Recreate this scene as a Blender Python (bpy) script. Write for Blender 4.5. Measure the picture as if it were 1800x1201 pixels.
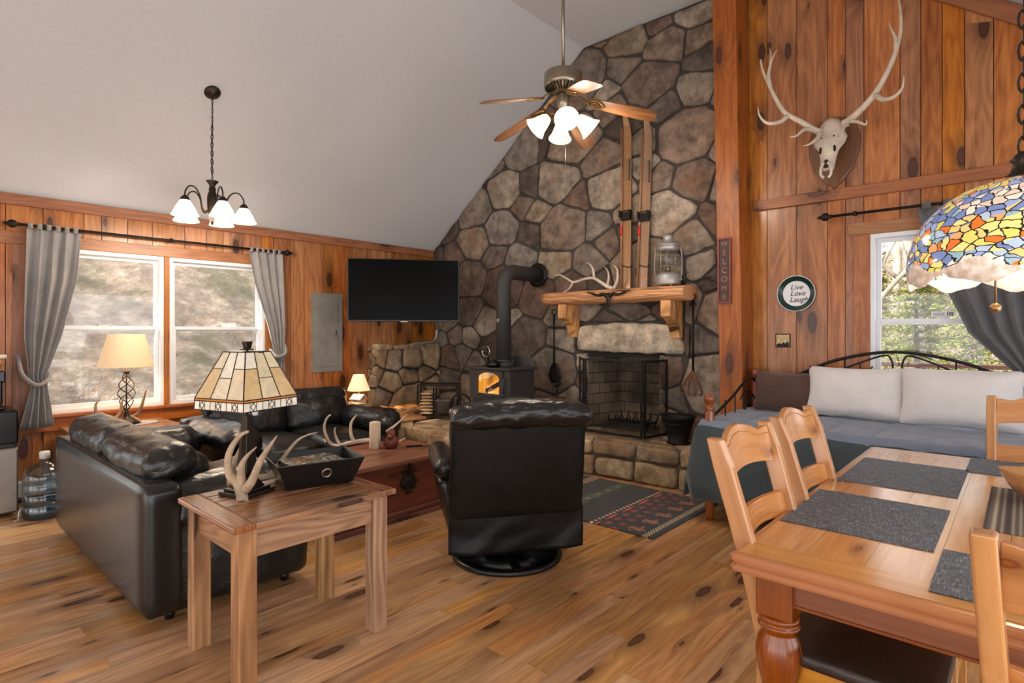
import bpy, bmesh, math, random
from math import sin, cos, pi, radians, sqrt, atan2
from mathutils import Vector, Matrix, noise
for o in list(bpy.data.objects): bpy.data.objects.remove(o, do_unlink=True)
SC = bpy.context.scene
COL = SC.collection
# ------------------------------------------------------------------ camera
YAW = 42.0
cam = bpy.data.cameras.new('camera'); camo = bpy.data.objects.new('camera', cam); COL.objects.link(camo)
camo.location = (0, 0, 1.4); camo.rotation_euler = (pi/2, 0, radians(YAW))
cam.sensor_width = 36; cam.lens = 20.0; cam.shift_y = -17.5/1800; cam.clip_start = .05; cam.clip_end = 200
SC.camera = camo
# ------------------------------------------------------------------ world, sun, exposure
SC.view_settings.view_transform = 'Standard'; SC.view_settings.look = 'None'
SC.view_settings.gamma = 1; SC.view_settings.use_curve_mapping = False
SC.view_settings.exposure = 0.1
W = bpy.data.worlds.new('world'); SC.world = W; W.use_nodes = True
bgn = W.node_tree.nodes['Background']; bgn.inputs[0].default_value = (.97, .98, 1, 1); bgn.inputs[1].default_value = 3.4
sun = bpy.data.lights.new('sun', 'SUN'); sun.energy = 13; sun.angle = radians(1.5); sun.color = (1, .9, .76)
suno = bpy.data.objects.new('sun', sun); COL.objects.link(suno)
suno.rotation_euler = Vector((.42, .72, -.52)).to_track_quat('-Z', 'Y').to_euler(); suno.location = (0, -8, 9)
def point_light(name, loc, watts, col=(1, .78, .52), r=.04):
    l = bpy.data.lights.new(name, 'POINT'); l.energy = watts; l.color = col; l.shadow_soft_size = r
    o = bpy.data.objects.new(name, l); o.location = loc; COL.objects.link(o); return o
# ------------------------------------------------------------------ room numbers
XW = -6.15; YS = 5.2; YD = 5.25; XR = 1.5; YB = -4.5
EAVE = 2.53; FLAT = 4.54; XL1 = -3.62; XL2 = -1.19
def roof_z(x):
    if x < XL1: return EAVE + (x-XW)*(FLAT-EAVE)/(XL1-XW)
    if x > XL2: return FLAT - (x-XL2)*.765
    return FLAT
# ================================================================== node helpers
def s2l(c):
    return tuple(((v/255)/12.92 if v/255 <= .04045 else ((v/255+.055)/1.055)**2.4) for v in c[:3]) + (1,)
class NT:
    def __init__(s, name):
        s.m = bpy.data.materials.new(name); s.m.use_nodes = True; s.t = s.m.node_tree; s.n = s.t.nodes; s.l = s.t.links
        s.b = s.n['Principled BSDF']; s.out = s.n['Material Output']
    def new(s, typ, **k):
        n = s.n.new(typ)
        for a, v in k.items(): setattr(n, a, v)
        return n
    def lk(s, a, b): s.l.new(a, b)
    def put(s, sock, v):
        if hasattr(v, 'links'): s.lk(v, sock)
        else: sock.default_value = v
    def math(s, op, a, b=None, c=None, clamp=False):
        n = s.new('ShaderNodeMath', operation=op); n.use_clamp = clamp
        s.put(n.inputs[0], a)
        if b is not None: s.put(n.inputs[1], b)
        if c is not None: s.put(n.inputs[2], c)
        return n.outputs[0]
    def comb(s, x=0., y=0., z=0.):
        n = s.new('ShaderNodeCombineXYZ'); s.put(n.inputs[0], x); s.put(n.inputs[1], y); s.put(n.inputs[2], z); return n.outputs[0]
    def sep(s, v):
        n = s.new('ShaderNodeSeparateXYZ'); s.lk(v, n.inputs[0]); return n.outputs
    def noise(s, vec, scale=5, detail=4, rough=.5, dist=0):
        n = s.new('ShaderNodeTexNoise'); s.put(n.inputs['Vector'], vec); n.inputs['Scale'].default_value = scale
        n.inputs['Detail'].default_value = detail; n.inputs['Roughness'].default_value = rough; n.inputs['Distortion'].default_value = dist
        return n.outputs[0]
    def vor(s, vec, scale=5, feature='F1', dims='3D', rnd=1):
        n = s.new('ShaderNodeTexVoronoi', feature=feature, voronoi_dimensions=dims); s.put(n.inputs['Vector'], vec)
        n.inputs['Scale'].default_value = scale; n.inputs['Randomness'].default_value = rnd; return n
    def ramp(s, f, stops, interp='LINEAR'):
        n = s.new('ShaderNodeValToRGB'); n.color_ramp.interpolation = interp; e = n.color_ramp.elements
        while len(e) < len(stops): e.new(.5)
        for el, (p, c) in zip(e, stops): el.position = p; el.color = c if len(c) == 4 else tuple(c)+(1,)
        s.put(n.inputs[0], f); return n.outputs[0]
    def mix(s, f, a, b, blend='MIX'):
        n = s.new('ShaderNodeMix', data_type='RGBA', blend_type=blend); s.put(n.inputs[0], f); s.put(n.inputs[6], a); s.put(n.inputs[7], b)
        return n.outputs[2]
    def mapr(s, v, a, b, c=0., d=1.):
        n = s.new('ShaderNodeMapRange', interpolation_type='SMOOTHSTEP'); s.put(n.inputs[0], v)
        for i, q in enumerate((a, b, c, d)): n.inputs[i+1].default_value = q
        return n.outputs[0]
    def bump(s, h, strength=.3, dist=.01):
        n = s.new('ShaderNodeBump'); s.put(n.inputs['Height'], h); n.inputs['Strength'].default_value = strength; n.inputs['Distance'].default_value = dist
        s.lk(n.outputs[0], s.b.inputs['Normal'])
    def coord(s, k='Object'): return s.new('ShaderNodeTexCoord').outputs[k]
    def set(s, **k):
        names = dict(color='Base Color', rough='Roughness', metal='Metallic', spec='Specular IOR Level', coat='Coat Weight', coatr='Coat Roughness',
                     ec='Emission Color', es='Emission Strength', sheen='Sheen Weight', trans='Transmission Weight', alpha='Alpha', ior='IOR', sss='Subsurface Weight')
        for a, v in k.items(): s.put(s.b.inputs[names[a]], v)
        return s
def plain(name, rgb, rough=.5, metal=0, bump=0, bscale=60, var=.06, **k):
    t = NT(name); c = s2l(rgb); co = t.coord()
    n = t.noise(co, bscale*.15, 3)
    dk = tuple(v*(1-var*2.5) for v in c[:3])+(1,); lt = tuple(min(1, v*(1+var)) for v in c[:3])+(1,)
    t.set(color=t.ramp(n, [(.3, dk), (.7, lt)]), rough=rough, metal=metal, **k)
    if bump: t.bump(t.noise(co, bscale, 5), bump, .004)
    return t.m
def wood(name, light, dark, rough=.4, knot=1.0, grain=1.0, coat=.0, var=.25, knotc=(38, 16, 8), kth=.45, ks=(2.6, 7.0), stain=None):
    t = NT(name); uv = t.new('ShaderNodeUVMap').outputs[0]; x, y, _ = t.sep(uv)
    idn = t.math('FLOOR', t.math('DIVIDE', y, 10.))
    wn = t.new('ShaderNodeTexWhiteNoise', noise_dimensions='1D'); t.lk(idn, wn.inputs['W']); r1 = wn.outputs['Value']; rc = t.sep(wn.outputs['Color'])
    kv = t.vor(t.comb(t.math('MULTIPLY', x, ks[0]), t.math('MULTIPLY', y, ks[1]), 0.), 1, dims='2D'); kd = kv.outputs['Distance']; kc = t.sep(kv.outputs['Color'])
    thr = t.math('GREATER_THAN', kc[0], 1-kth*knot if knot else 2.)
    kr = t.math('MULTIPLY_ADD', kc[1], .17, .05)
    wob = t.math('MULTIPLY', t.noise(t.comb(t.math('MULTIPLY', x, 20.), t.math('MULTIPLY', y, 40.), 0.), 1, 3), .06)
    kdd = t.math('ADD', kd, wob)
    core = t.math('MULTIPLY', t.math('SUBTRACT', 1., t.mapr(t.math('DIVIDE', kdd, kr), .75, 1.15)), thr)
    halo = t.math('MULTIPLY', t.math('SUBTRACT', 1., t.mapr(t.math('DIVIDE', kdd, kr), .8, 3.2)), thr)
    yw = t.math('MULTIPLY_ADD', halo, .035, y)
    n1 = t.noise(t.comb(t.math('MULTIPLY', x, 1.5), t.math('MULTIPLY', yw, 26.), r1), 1, 6, .6, .4)
    n2 = t.noise(t.comb(t.math('MULTIPLY', x, .7), t.math('MULTIPLY', yw, 5.), r1), 1, 2, .5, .3)
    rings = t.math('MULTIPLY_ADD', t.math('SINE', t.math('MULTIPLY', n2, 75.)), .5, .5)
    fine = t.noise(t.comb(t.math('MULTIPLY', x, 6.), t.math('MULTIPLY', yw, 220.), 0.), 1, 2)
    g = t.math('ADD', t.math('MULTIPLY', n1, .62), t.math('ADD', t.math('MULTIPLY', rings, .12*grain), t.math('MULTIPLY', fine, .18)))
    c = t.ramp(g, [(.27, s2l(dark)), (.67, s2l(light))])
    hsv = t.new('ShaderNodeHueSaturation'); t.lk(c, hsv.inputs['Color'])
    t.put(hsv.inputs['Hue'], t.math('MULTIPLY_ADD', rc[0], .012, .496)); t.put(hsv.inputs['Saturation'], t.math('MULTIPLY_ADD', rc[1], .25, .88))
    t.put(hsv.inputs['Value'], t.math('MULTIPLY_ADD', rc[2], var*2, 1-var))
    c = hsv.outputs[0]
    if stain:
        sn = t.noise(t.comb(t.math('MULTIPLY', x, 1.1), t.math('MULTIPLY', y, 7.), 3.), 1, 4, .6)
        c = t.mix(t.mapr(sn, .52, .72, 0, .65), c, s2l(stain))
    c = t.mix(t.math('MULTIPLY', halo, .5), c, s2l(tuple(v*.55 for v in dark)))
    kin = t.ramp(t.math('DIVIDE', kdd, kr), [(.15, s2l(tuple(v*.15+k_*.85 for v, k_ in zip(dark, knotc)))), (.5, s2l(tuple(v*.45+k_*.55 for v, k_ in zip(dark, knotc)))), (.8, s2l(knotc)), (1, s2l(knotc))])
    c = t.mix(t.math('MULTIPLY', core, .92), c, kin)
    t.set(color=c, rough=rough, coat=coat, coatr=.15)
    t.bump(t.math('ADD', n1, t.math('MULTIPLY', fine, .4)), .12, .003)
    return t.m
# ------------------------------------------------------------------ materials
M = {}
M['wall_pine'] = wood('wall_pine', (200, 134, 80), (130, 72, 38), .36, 1.0, coat=.2, var=.16, kth=.5, ks=(1.9, 5.0), knotc=(38, 14, 8))
M['beam_pine'] = wood('beam_pine', (180, 118, 72), (128, 74, 42), .42, .7, var=.1, kth=.4, ks=(1.8, 5.0), knotc=(60, 26, 16))
M['floor_pine'] = wood('floor_pine', (220, 172, 120), (166, 114, 74), .28, 1, 1.2, coat=.12, var=.2, kth=.42, ks=(2.1, 7.0), stain=(146, 116, 88), knotc=(58, 24, 10))
M['console_wood'] = wood('console_wood', (192, 148, 110), (124, 88, 62), .42, .4, 1.6, var=.08, ks=(1.5, 6))
M['console_top'] = wood('console_top', (172, 116, 76), (112, 70, 44), .25, .2, 1.4, coat=.4, var=.12)
M['chest_wood'] = wood('chest_wood', (158, 98, 68), (110, 62, 44), .36, .5, 1.1, coat=.2, var=.1)
M['chest_side'] = wood('chest_side', (128, 74, 58), (78, 42, 34), .45, .3, 1.1, var=.1)
M['honey_wood'] = wood('honey_wood', (216, 158, 92), (180, 118, 62), .24, .12, .6, coat=.5, var=.06, knotc=(120, 60, 26))
M['table_wood'] = wood('table_wood', (226, 172, 114), (192, 130, 78), .16, .35, .6, coat=.6, var=.07, knotc=(120, 60, 30))
M['table_edge'] = wood('table_edge', (196, 124, 68), (168, 98, 48), .2, .2, .6, coat=.5, var=.05)
M['table_base'] = wood('table_base', (156, 84, 44), (118, 56, 28), .24, .1, .6, coat=.5, var=.04)
M['log_wood'] = wood('log_wood', (230, 168, 108), (138, 80, 44), .5, 1, 2.4, var=.05)
M['blade_wood'] = wood('blade_wood', (132, 88, 58), (78, 48, 30), .45, 0, 1.6, var=.02)
M['ski_wood'] = wood('ski_wood', (184, 140, 104), (140, 100, 72), .35, 0, .6, coat=.3, var=.02)
M['plaque_wood'] = wood('plaque_wood', (126, 88, 58), (86, 56, 36), .35, 0, .8, coat=.3, var=.02)
M['birch'] = wood('birch', (232, 216, 186), (200, 176, 138), .7, .6, .5, var=.05)
M['gap'] = plain('dark_gap', (44, 24, 16), .9)
M['ceiling'] = plain('ceiling_paint', (208, 212, 217), .85, var=.012, bump=.08, bscale=180)
M['mortar'] = plain('mortar', (74, 69, 65), .95, bump=.8, bscale=40, var=.15)
M['hearth_mortar'] = plain('hearth_mortar', (110, 98, 84), .95, bump=.8, bscale=40, var=.15)
def stone_mat():
    t = NT('field_stone'); co = t.coord('Object')
    at = t.new('ShaderNodeAttribute', attribute_name='Col'); base = at.outputs['Color']
    a = t.noise(co, 6, 8, .7); b = t.noise(co, 22, 6, .7); d = t.noise(co, 2.2, 3, .5)
    c = t.mix(t.mapr(a, .3, .7), t.mix(1., base, (.42, .40, .38, 1), 'MULTIPLY'), t.mix(1., base, (1.32, 1.28, 1.22, 1), 'MULTIPLY'))
    c = t.mix(t.mapr(b, .52, .75, 0, .7), c, t.mix(1., base, (.42, .36, .30, 1), 'MULTIPLY'))
    c = t.mix(t.mapr(d, .56, .75, 0, .5), c, s2l((140, 102, 74)))
    t.set(color=c, rough=.88, spec=.25)
    t.bump(t.math('ADD', a, t.math('MULTIPLY', b, .5)), .75, .02)
    return t.m
M['stone'] = stone_mat()
def brick_mat():
    t = NT('fire_brick'); x, y, z = t.sep(t.coord('Object'))
    bt = t.new('ShaderNodeTexBrick'); t.lk(t.comb(t.math('ADD', x, y), z, 0.), bt.inputs[0])
    bt.inputs['Color1'].default_value = s2l((176, 158, 134)); bt.inputs['Color2'].default_value = s2l((150, 134, 114)); bt.inputs['Mortar'].default_value = s2l((92, 80, 70))
    bt.inputs['Scale'].default_value = 1; bt.inputs['Brick Width'].default_value = .23; bt.inputs['Row Height'].default_value = .115; bt.inputs['Mortar Size'].default_value = .006
    soot = t.noise(t.coord('Object'), 3, 3)
    t.set(color=t.mix(t.mapr(soot, .4, .75, .0, .75), bt.outputs[0], s2l((34, 30, 28))), rough=.9); return t.m
M['brick'] = brick_mat()
def leather(name, rgb, wr=.6, rough=.3, spec=.6):
    t = NT(name); co = t.coord('Object'); x, y, z = t.sep(co)
    w = t.noise(co, 7, 5, .55, 1.2); f = t.vor(co, 220).outputs['Distance']
    c = s2l(rgb)
    t.set(color=t.ramp(w, [(.3, tuple(v*.7 for v in c[:3])+(1,)), (.75, tuple(v*1.5 for v in c[:3])+(1,))]), rough=rough, spec=spec)
    ridg = t.math('ABSOLUTE', t.math('SUBTRACT', w, .5))
    n = t.new('ShaderNodeBump'); t.lk(ridg, n.inputs['Height']); n.inputs['Strength'].default_value = wr; n.inputs['Distance'].default_value = .03
    n2 = t.new('ShaderNodeBump'); t.lk(f, n2.inputs['Height']); n2.inputs['Strength'].default_value = .12; n2.inputs['Distance'].default_value = .002
    t.lk(n.outputs[0], n2.inputs['Normal']); t.lk(n2.outputs[0], t.b.inputs['Normal'])
    return t.m
M['leather'] = leather('black_leather', (22, 22, 22), .4, .30)
M['leather_flat'] = leather('black_leather_taut', (24, 23, 23), .05, .27)
M['leather_dull'] = leather('black_leather_dull', (18, 18, 18), .06, .42, .25)
M['leather_brown'] = leather('dark_brown_leather', (46, 34, 28), .2, .42)
M['black_metal'] = plain('black_metal', (34, 33, 33), .42, .6)
M['black_iron'] = plain('black_iron', (30, 28, 27), .55, .5, bump=.2)
M['stove_black'] = plain('stove_black', (62, 60, 60), .6, .2, bump=.1)
M['black_gloss'] = plain('black_gloss', (9, 9, 10), .12, 0)
M['black_plastic'] = plain('black_plastic', (18, 18, 19), .3, 0)
M['screen_black'] = plain('tv_screen', (2, 2, 2), .25, 0, spec=.08)
M['steel'] = plain('brushed_steel', (150, 140, 132), .32, .9)
M['chrome'] = plain('chrome', (200, 196, 190), .15, 1)
M['pewter'] = plain('antique_pewter', (150, 140, 122), .3, .9)
M['bronze'] = plain('dark_bronze', (58, 50, 44), .38, .8)
M['brass'] = plain('antique_brass', (158, 132, 92), .28, .9)
M['copper'] = plain('copper_brown', (118, 70, 44), .4, .5)
M['galv'] = plain('galvanised_grey', (176, 174, 170), .42, .5)
M['panel_grey'] = plain('panel_grey', (134, 134, 132), .5, 0)
M['white'] = plain('white_vinyl', (228, 230, 234), .4, 0, var=.01)
M['white_plastic'] = plain('white_plastic', (214, 212, 208), .4)
M['bone'] = plain('bone', (214, 202, 184), .55, bump=.35, bscale=50, var=.14)
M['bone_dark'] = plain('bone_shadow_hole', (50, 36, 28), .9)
M['antler'] = plain('antler', (196, 172, 142), .5, bump=.5, bscale=70, var=.2)
M['antler_pale'] = plain('antler_pale', (218, 204, 184), .5, bump=.3, bscale=70, var=.1)
M['antler_brown'] = plain('antler_brown', (150, 118, 86), .5, bump=.5, bscale=70, var=.2)
M['red'] = plain('red_band', (224, 52, 30), .4)
M['paper'] = plain('paper', (206, 206, 196), .6, var=.2)
def cover_mat():
    t = NT('glossy_cover'); n = t.vor(t.coord('Object'), 26, 'F1'); m = t.noise(t.coord('Object'), 18, 5, .7, 2)
    t.set(color=t.ramp(m, [(.35, s2l((30, 40, 34))), (.5, s2l((96, 100, 88))), (.62, s2l((206, 204, 190)))]), rough=.2); return t.m
M['cover'] = cover_mat()
M['firewood'] = wood('firewood', (214, 184, 144), (160, 126, 90), .8, .3, 1, var=.2)
M['bark'] = plain('bark', (96, 82, 70), .95, bump=1, bscale=25, var=.25)
M['gourd'] = plain('red_brown_gourd', (124, 62, 42), .35, var=.2)
M['wicker'] = plain('wicker', (186, 140, 92), .7, bump=.6, bscale=90, var=.2)
M['linen'] = plain('cream_linen', (224, 214, 194), .9)
M['cream_metal'] = plain('cream', (226, 214, 190), .6)
def fabric(name, rgb, scale=400, rough=.9, wr=.0, var=.08):
    t = NT(name); co = t.coord('Object'); c = s2l(rgb); n = t.noise(co, 6, 4, .6, .6)
    t.set(color=t.ramp(n, [(.3, tuple(v*(1-var*2) for v in c[:3])+(1,)), (.7, tuple(v*(1+var) for v in c[:3])+(1,))]), rough=rough, sheen=.25)
    h = t.math('MULTIPLY', t.noise(co, scale, 2), .15)
    if wr: h = t.math('ADD', h, t.math('MULTIPLY', n, wr))
    t.bump(h, .5, .01); return t.m
M['curtain'] = fabric('grey_curtain', (150, 148, 146))
M['curtain_backlit'] = fabric('grey_curtain_backlit', (104, 104, 106))  # same grey curtain, backlit shade painted into a darker colour
M['comforter'] = fabric('blue_grey_comforter', (56, 68, 72), wr=1.2)
M['comforter_lit_top'] = fabric('comforter_window_lit', (112, 124, 146), wr=1)  # comforter colour made paler, window light painted in
M['white_cotton'] = fabric('white_cotton', (220, 216, 214), wr=1.4, var=.03)
M['brown_cotton'] = fabric('brown_cotton', (82, 58, 46), wr=.8)
M['tan_suede'] = fabric('tan_suede', (124, 98, 76), wr=.6)
M['doily'] = fabric('grey_doily', (150, 146, 144))
def mat_weave():
    t = NT('woven_placemat'); x, y, z = t.sep(t.coord('Object'))
    a = t.noise(t.comb(t.math('MULTIPLY', x, 25.), t.math('MULTIPLY', y, 420.), 0.), 1, 3)
    b = t.noise(t.comb(t.math('MULTIPLY', x, 420.), t.math('MULTIPLY', y, 25.), 5.), 1, 3)
    m = t.math('MULTIPLY', t.math('ADD', a, b), .5)
    t.set(color=t.ramp(m, [(.38, s2l((48, 56, 66))), (.52, s2l((84, 92, 102))), (.64, s2l((158, 162, 166)))]), rough=.6); t.bump(m, .5, .004); return t.m
M['placemat'] = mat_weave()
def runner_mat():
    t = NT('striped_runner'); x, y, z = t.sep(t.coord('Object'))
    s = t.noise(t.comb(t.math('MULTIPLY', x, 55.), 0., 0.), 1, 0)
    t.set(color=t.ramp(s, [(.35, s2l((62, 54, 52))), (.5, s2l((96, 86, 80))), (.62, s2l((168, 154, 138)))]), rough=.8); return t.m
M['runner'] = runner_mat()
def glass(name='window_glass', g=.09, tint=(1, 1, 1, 1), rough=.02):
    t = NT(name); tr = t.new('ShaderNodeBsdfTransparent'); tr.inputs[0].default_value = tint; gl = t.new('ShaderNodeBsdfGlossy'); gl.inputs['Roughness'].default_value = rough
    fr = t.new('ShaderNodeFresnel'); fr.inputs[0].default_value = 1.45
    mx = t.new('ShaderNodeMixShader'); t.lk(t.math('ADD', t.math('MULTIPLY', fr.outputs[0], .35), g*.2), mx.inputs[0]); t.lk(tr.outputs[0], mx.inputs[1]); t.lk(gl.outputs[0], mx.inputs[2]); t.lk(mx.outputs[0], t.out.inputs[0]); return t.m
M['glass'] = glass()
M['bottle'] = glass('clear_blue_plastic', .35, (.72, .84, .9, 1), .08)
M['water'] = glass('bottled_water', .3, (.55, .68, .78, 1), .03)
def mesh_mat():
    t = NT('spark_mesh'); tr = t.new('ShaderNodeBsdfTransparent'); df = t.new('ShaderNodeBsdfDiffuse'); df.inputs[0].default_value = s2l((38, 36, 34))
    mx = t.new('ShaderNodeMixShader'); mx.inputs[0].default_value = .38; t.lk(tr.outputs[0], mx.inputs[1]); t.lk(df.outputs[0], mx.inputs[2]); t.lk(mx.outputs[0], t.out.inputs[0]); return t.m
M['spark'] = mesh_mat()
def glow(name, rgb, es, rough=.4, base=None):
    t = NT(name); t.set(color=s2l(base or rgb), rough=rough, ec=s2l(rgb), es=es); return t.m
M['chand_glass'] = glow('lit_frosted_glass', (255, 226, 186), 2.6)
M['fan_glass'] = glow('lit_fan_glass', (255, 232, 200), 1.5)
M['bulb'] = glow('bulb', (255, 240, 214), 9)
M['shade_linen'] = glow('lit_linen_shade', (224, 178, 124), .42, .9, (224, 200, 166))
M['shade_small'] = glow('lit_small_shade', (255, 216, 168), .75, .9)
def fire_mat():
    t = NT('fire_glow'); x, y, z = t.sep(t.coord('Object')); n = t.noise(t.comb(t.math('MULTIPLY', x, 10.), y, t.math('MULTIPLY', z, 2.5)), 1, 4)
    t.set(color=(.02, .01, .0, 1), ec=t.ramp(n, [(.3, s2l((120, 58, 10))), (.65, s2l((236, 156, 48)))]), es=1.6, rough=.8); return t.m
M['fire'] = fire_mat(); M['ember'] = glow('ember', (255, 120, 60), 3.5)
# ================================================================== geometry helpers
def frame(path, i, closed=False):
    n = len(path)
    a = path[(i-1) % n] if (closed or i > 0) else path[i]; b = path[(i+1) % n] if (closed or i < n-1) else path[i]
    d = (b-a); return d.normalized() if d.length > 1e-9 else Vector((0, 0, 1))
def smooth(pts, n=6):
    P = [Vector(p) for p in pts]; out = []
    for i in range(len(P)-1):
        p0 = P[max(0, i-1)]; p1 = P[i]; p2 = P[i+1]; p3 = P[min(len(P)-1, i+2)]
        for k in range(n):
            t = k/n; out.append(.5*((2*p1)+(p2-p0)*t+(2*p0-5*p1+4*p2-p3)*t*t+(3*p1-p0-3*p2+p3)*t*t*t))
    out.append(P[-1]); return out
_uid = [0]
class MB:
    def __init__(s): s.bm = bmesh.new(); s.uv = s.bm.loops.layers.uv.new('UVMap'); s.col = s.bm.loops.layers.float_color.new('Col'); s.mi = 0; s.rng = random.Random(_uid[0]); _uid[0] += 1; s.sm = False
    def face(s, vs, uvs=None, col=None, smooth=None):
        try: f = s.bm.faces.new(vs)
        except ValueError: return None
        f.material_index = s.mi; f.smooth = s.sm if smooth is None else smooth
        if uvs:
            for l, u in zip(f.loops, uvs): l[s.uv].uv = u
        if col:
            for l in f.loops: l[s.col] = col
        return f
    def off(s): return s.rng.uniform(0, 60), 10*s.rng.randint(0, 400)+5
    def hexa(s, P, axis=None, off=None):
        """eight corners: bottom ring 0-3, top ring 4-7"""
        V = [s.bm.verts.new(p) for p in P]; P = [Vector(p) for p in P]
        e = [(P[1]-P[0]), (P[3]-P[0]), (P[4]-P[0])]
        if axis is None: axis = max(range(3), key=lambda i: e[i].length)
        U = e[axis].normalized(); ou, ov = off or s.off(); CC = sum(P, Vector((0, 0, 0)))/8
        for q in ((0, 3, 2, 1), (4, 5, 6, 7), (0, 1, 5, 4), (1, 2, 6, 5), (2, 3, 7, 6), (3, 0, 4, 7)):
            n = (P[q[1]]-P[q[0]]).cross(P[q[2]]-P[q[0]])
            if n.length < 1e-12: n = Vector((0, 0, 1))
            n.normalize(); T = U.cross(n)
            if T.length < .3: T = e[(axis+1) % 3].normalized(); Uu = n.cross(T)
            else: T.normalize(); Uu = U
            s.face([V[i] for i in q], [((P[i]-CC).dot(Uu)+ou, (P[i]-CC).dot(T)+ov) for i in q])
        return V
    def box(s, c, d, m=None, axis=None):
        x, y, z = d[0]/2, d[1]/2, d[2]/2; c = Vector(c)
        P = [(-x, -y, -z), (x, -y, -z), (x, y, -z), (-x, y, -z), (-x, -y, z), (x, -y, z), (x, y, z), (-x, y, z)]
        P = [c+(m @ Vector(p) if m else Vector(p)) for p in P]
        return s.hexa(P, axis)
    def bx(s, x0, x1, y0, y1, z0, z1, axis=None): return s.box(((x0+x1)/2, (y0+y1)/2, (z0+z1)/2), (abs(x1-x0), abs(y1-y0), abs(z1-z0)), None, axis)
    def bar(s, a, b, w, h, up=(0, 0, 1)):
        a = Vector(a); b = Vector(b); d = (b-a); L = d.length; d.normalize(); up = Vector(up)
        sd = d.cross(up)
        if sd.length < 1e-4: sd = d.cross(Vector((0, 1, 0)))
        sd.normalize(); u = sd.cross(d).normalized()
        P = []
        for q in (a, b): P += [q-sd*w/2-u*h/2, q+sd*w/2-u*h/2, q+sd*w/2+u*h/2, q-sd*w/2+u*h/2]
        return s.hexa(P, 2)
    def tube(s, path, r, n=8, closed=False, cap=True, flat=1.):
        path = [Vector(p) for p in path]; N = len(path); ou, ov = s.off()
        rr = r if hasattr(r, '__len__') else [r]*N
        up = None; rings = []; L = 0; Ls = []
        for i, p in enumerate(path):
            d = frame(path, i, closed)
            if up is None:
                up = Vector((0, 0, 1)) if abs(d.z) < .9 else Vector((1, 0, 0))
            up = (up-d*up.dot(d))
            if up.length < 1e-6: up = d.orthogonal()
            up.normalize(); sd = d.cross(up)
            ri = rr[min(len(rr)-1, i)] if len(rr) == N else rr[0]+(rr[-1]-rr[0])*i/max(1, N-1)
            rings.append([s.bm.verts.new(p+(up*cos(2*pi*k/n)*flat+sd*sin(2*pi*k/n))*ri) for k in range(n)])
            if i: L += (p-path[i-1]).length
            Ls.append(L)
        R = rr[0]
        for i in range(N if closed else N-1):
            A, B = rings[i], rings[(i+1) % N]; u0, u1 = Ls[i], (Ls[i+1] if i+1 < N else L+.1)
            for k in range(n):
                k2 = (k+1) % n; v0, v1 = k*R*2*pi/n, (k+1)*R*2*pi/n
                s.face([A[k], A[k2], B[k2], B[k]], [(u0+ou, v0+ov), (u0+ou, v1+ov), (u1+ou, v1+ov), (u1+ou, v0+ov)], smooth=True)
        if cap and not closed: s.face(rings[0][::-1], [(ou, ov)]*n); s.face(rings[-1], [(ou, ov)]*n)
        return rings
    def lathe(s, prof, c=(0, 0, 0), n=24, m=None, axis_dir=None, a0=0, a1=2*pi, scal=None, cap=True):
        c = Vector(c); full = abs(a1-a0-2*pi) < 1e-6; K = n if full else n+1; ou, ov = s.off()
        if axis_dir is not None: m = Vector(axis_dir).to_track_quat('Z', 'Y').to_matrix()
        rings = []
        for (r, z) in prof:
            row = []
            for k in range(K):
                a = a0+(a1-a0)*k/n; p = Vector((r*cos(a), r*sin(a), z))
                if scal: p = Vector(scal(p, a))
                row.append(s.bm.verts.new(c+(m @ p if m else p)))
            rings.append(row)
        L = 0
        for i in range(len(prof)-1):
            dl = sqrt((prof[i+1][0]-prof[i][0])**2+(prof[i+1][1]-prof[i][1])**2)
            for k in range(n):
                k2 = (k+1) % K
                s.face([rings[i][k], rings[i][k2], rings[i+1][k2], rings[i+1][k]], [(L+ou, k*.05+ov), (L+ou, (k+1)*.05+ov), (L+dl+ou, (k+1)*.05+ov), (L+dl+ou, k*.05+ov)], smooth=True)
            L += dl
        if full and cap:
            if prof[0][0] > 1e-4: s.face(rings[0][::-1], [(ou, ov)]*n, smooth=False)
            if prof[-1][0] > 1e-4: s.face(rings[-1], [(ou, ov)]*n, smooth=False)
        return rings
    def prism(s, poly, fn, t0, t1, axisU=0):
        """poly 2D; fn(a,b,t)->3D"""
        ou, ov = s.off(); A = [s.bm.verts.new(fn(a, b, t0)) for a, b in poly]; B = [s.bm.verts.new(fn(a, b, t1)) for a, b in poly]; n = len(poly)
        uv = [((p[axisU])+ou, p[1-axisU]+ov) for p in poly]
        s.face(A[::-1], uv[::-1]); s.face(B, uv)
        for i in range(n):
            j = (i+1) % n; s.face([A[i], A[j], B[j], B[i]], [uv[i], uv[j], (uv[j][0], uv[j][1]+.02), (uv[i][0], uv[i][1]+.02)])
    def grid(s, fn, nu, nv, closed=False, smooth=True):
        ou, ov = s.off(); V = [[s.bm.verts.new(fn(i/nu, j/nv)) for j in range(nv+1)] for i in range(nu+(0 if closed else 1))]
        for i in range(nu):
            i2 = (i+1) % len(V)
            for j in range(nv): s.face([V[i][j], V[i2][j], V[i2][j+1], V[i][j+1]], [(i/nu+ou, j/nv+ov), ((i+1)/nu+ou, j/nv+ov), ((i+1)/nu+ou, (j+1)/nv+ov), (i/nu+ou, (j+1)/nv+ov)], smooth=smooth)
        return V
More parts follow.
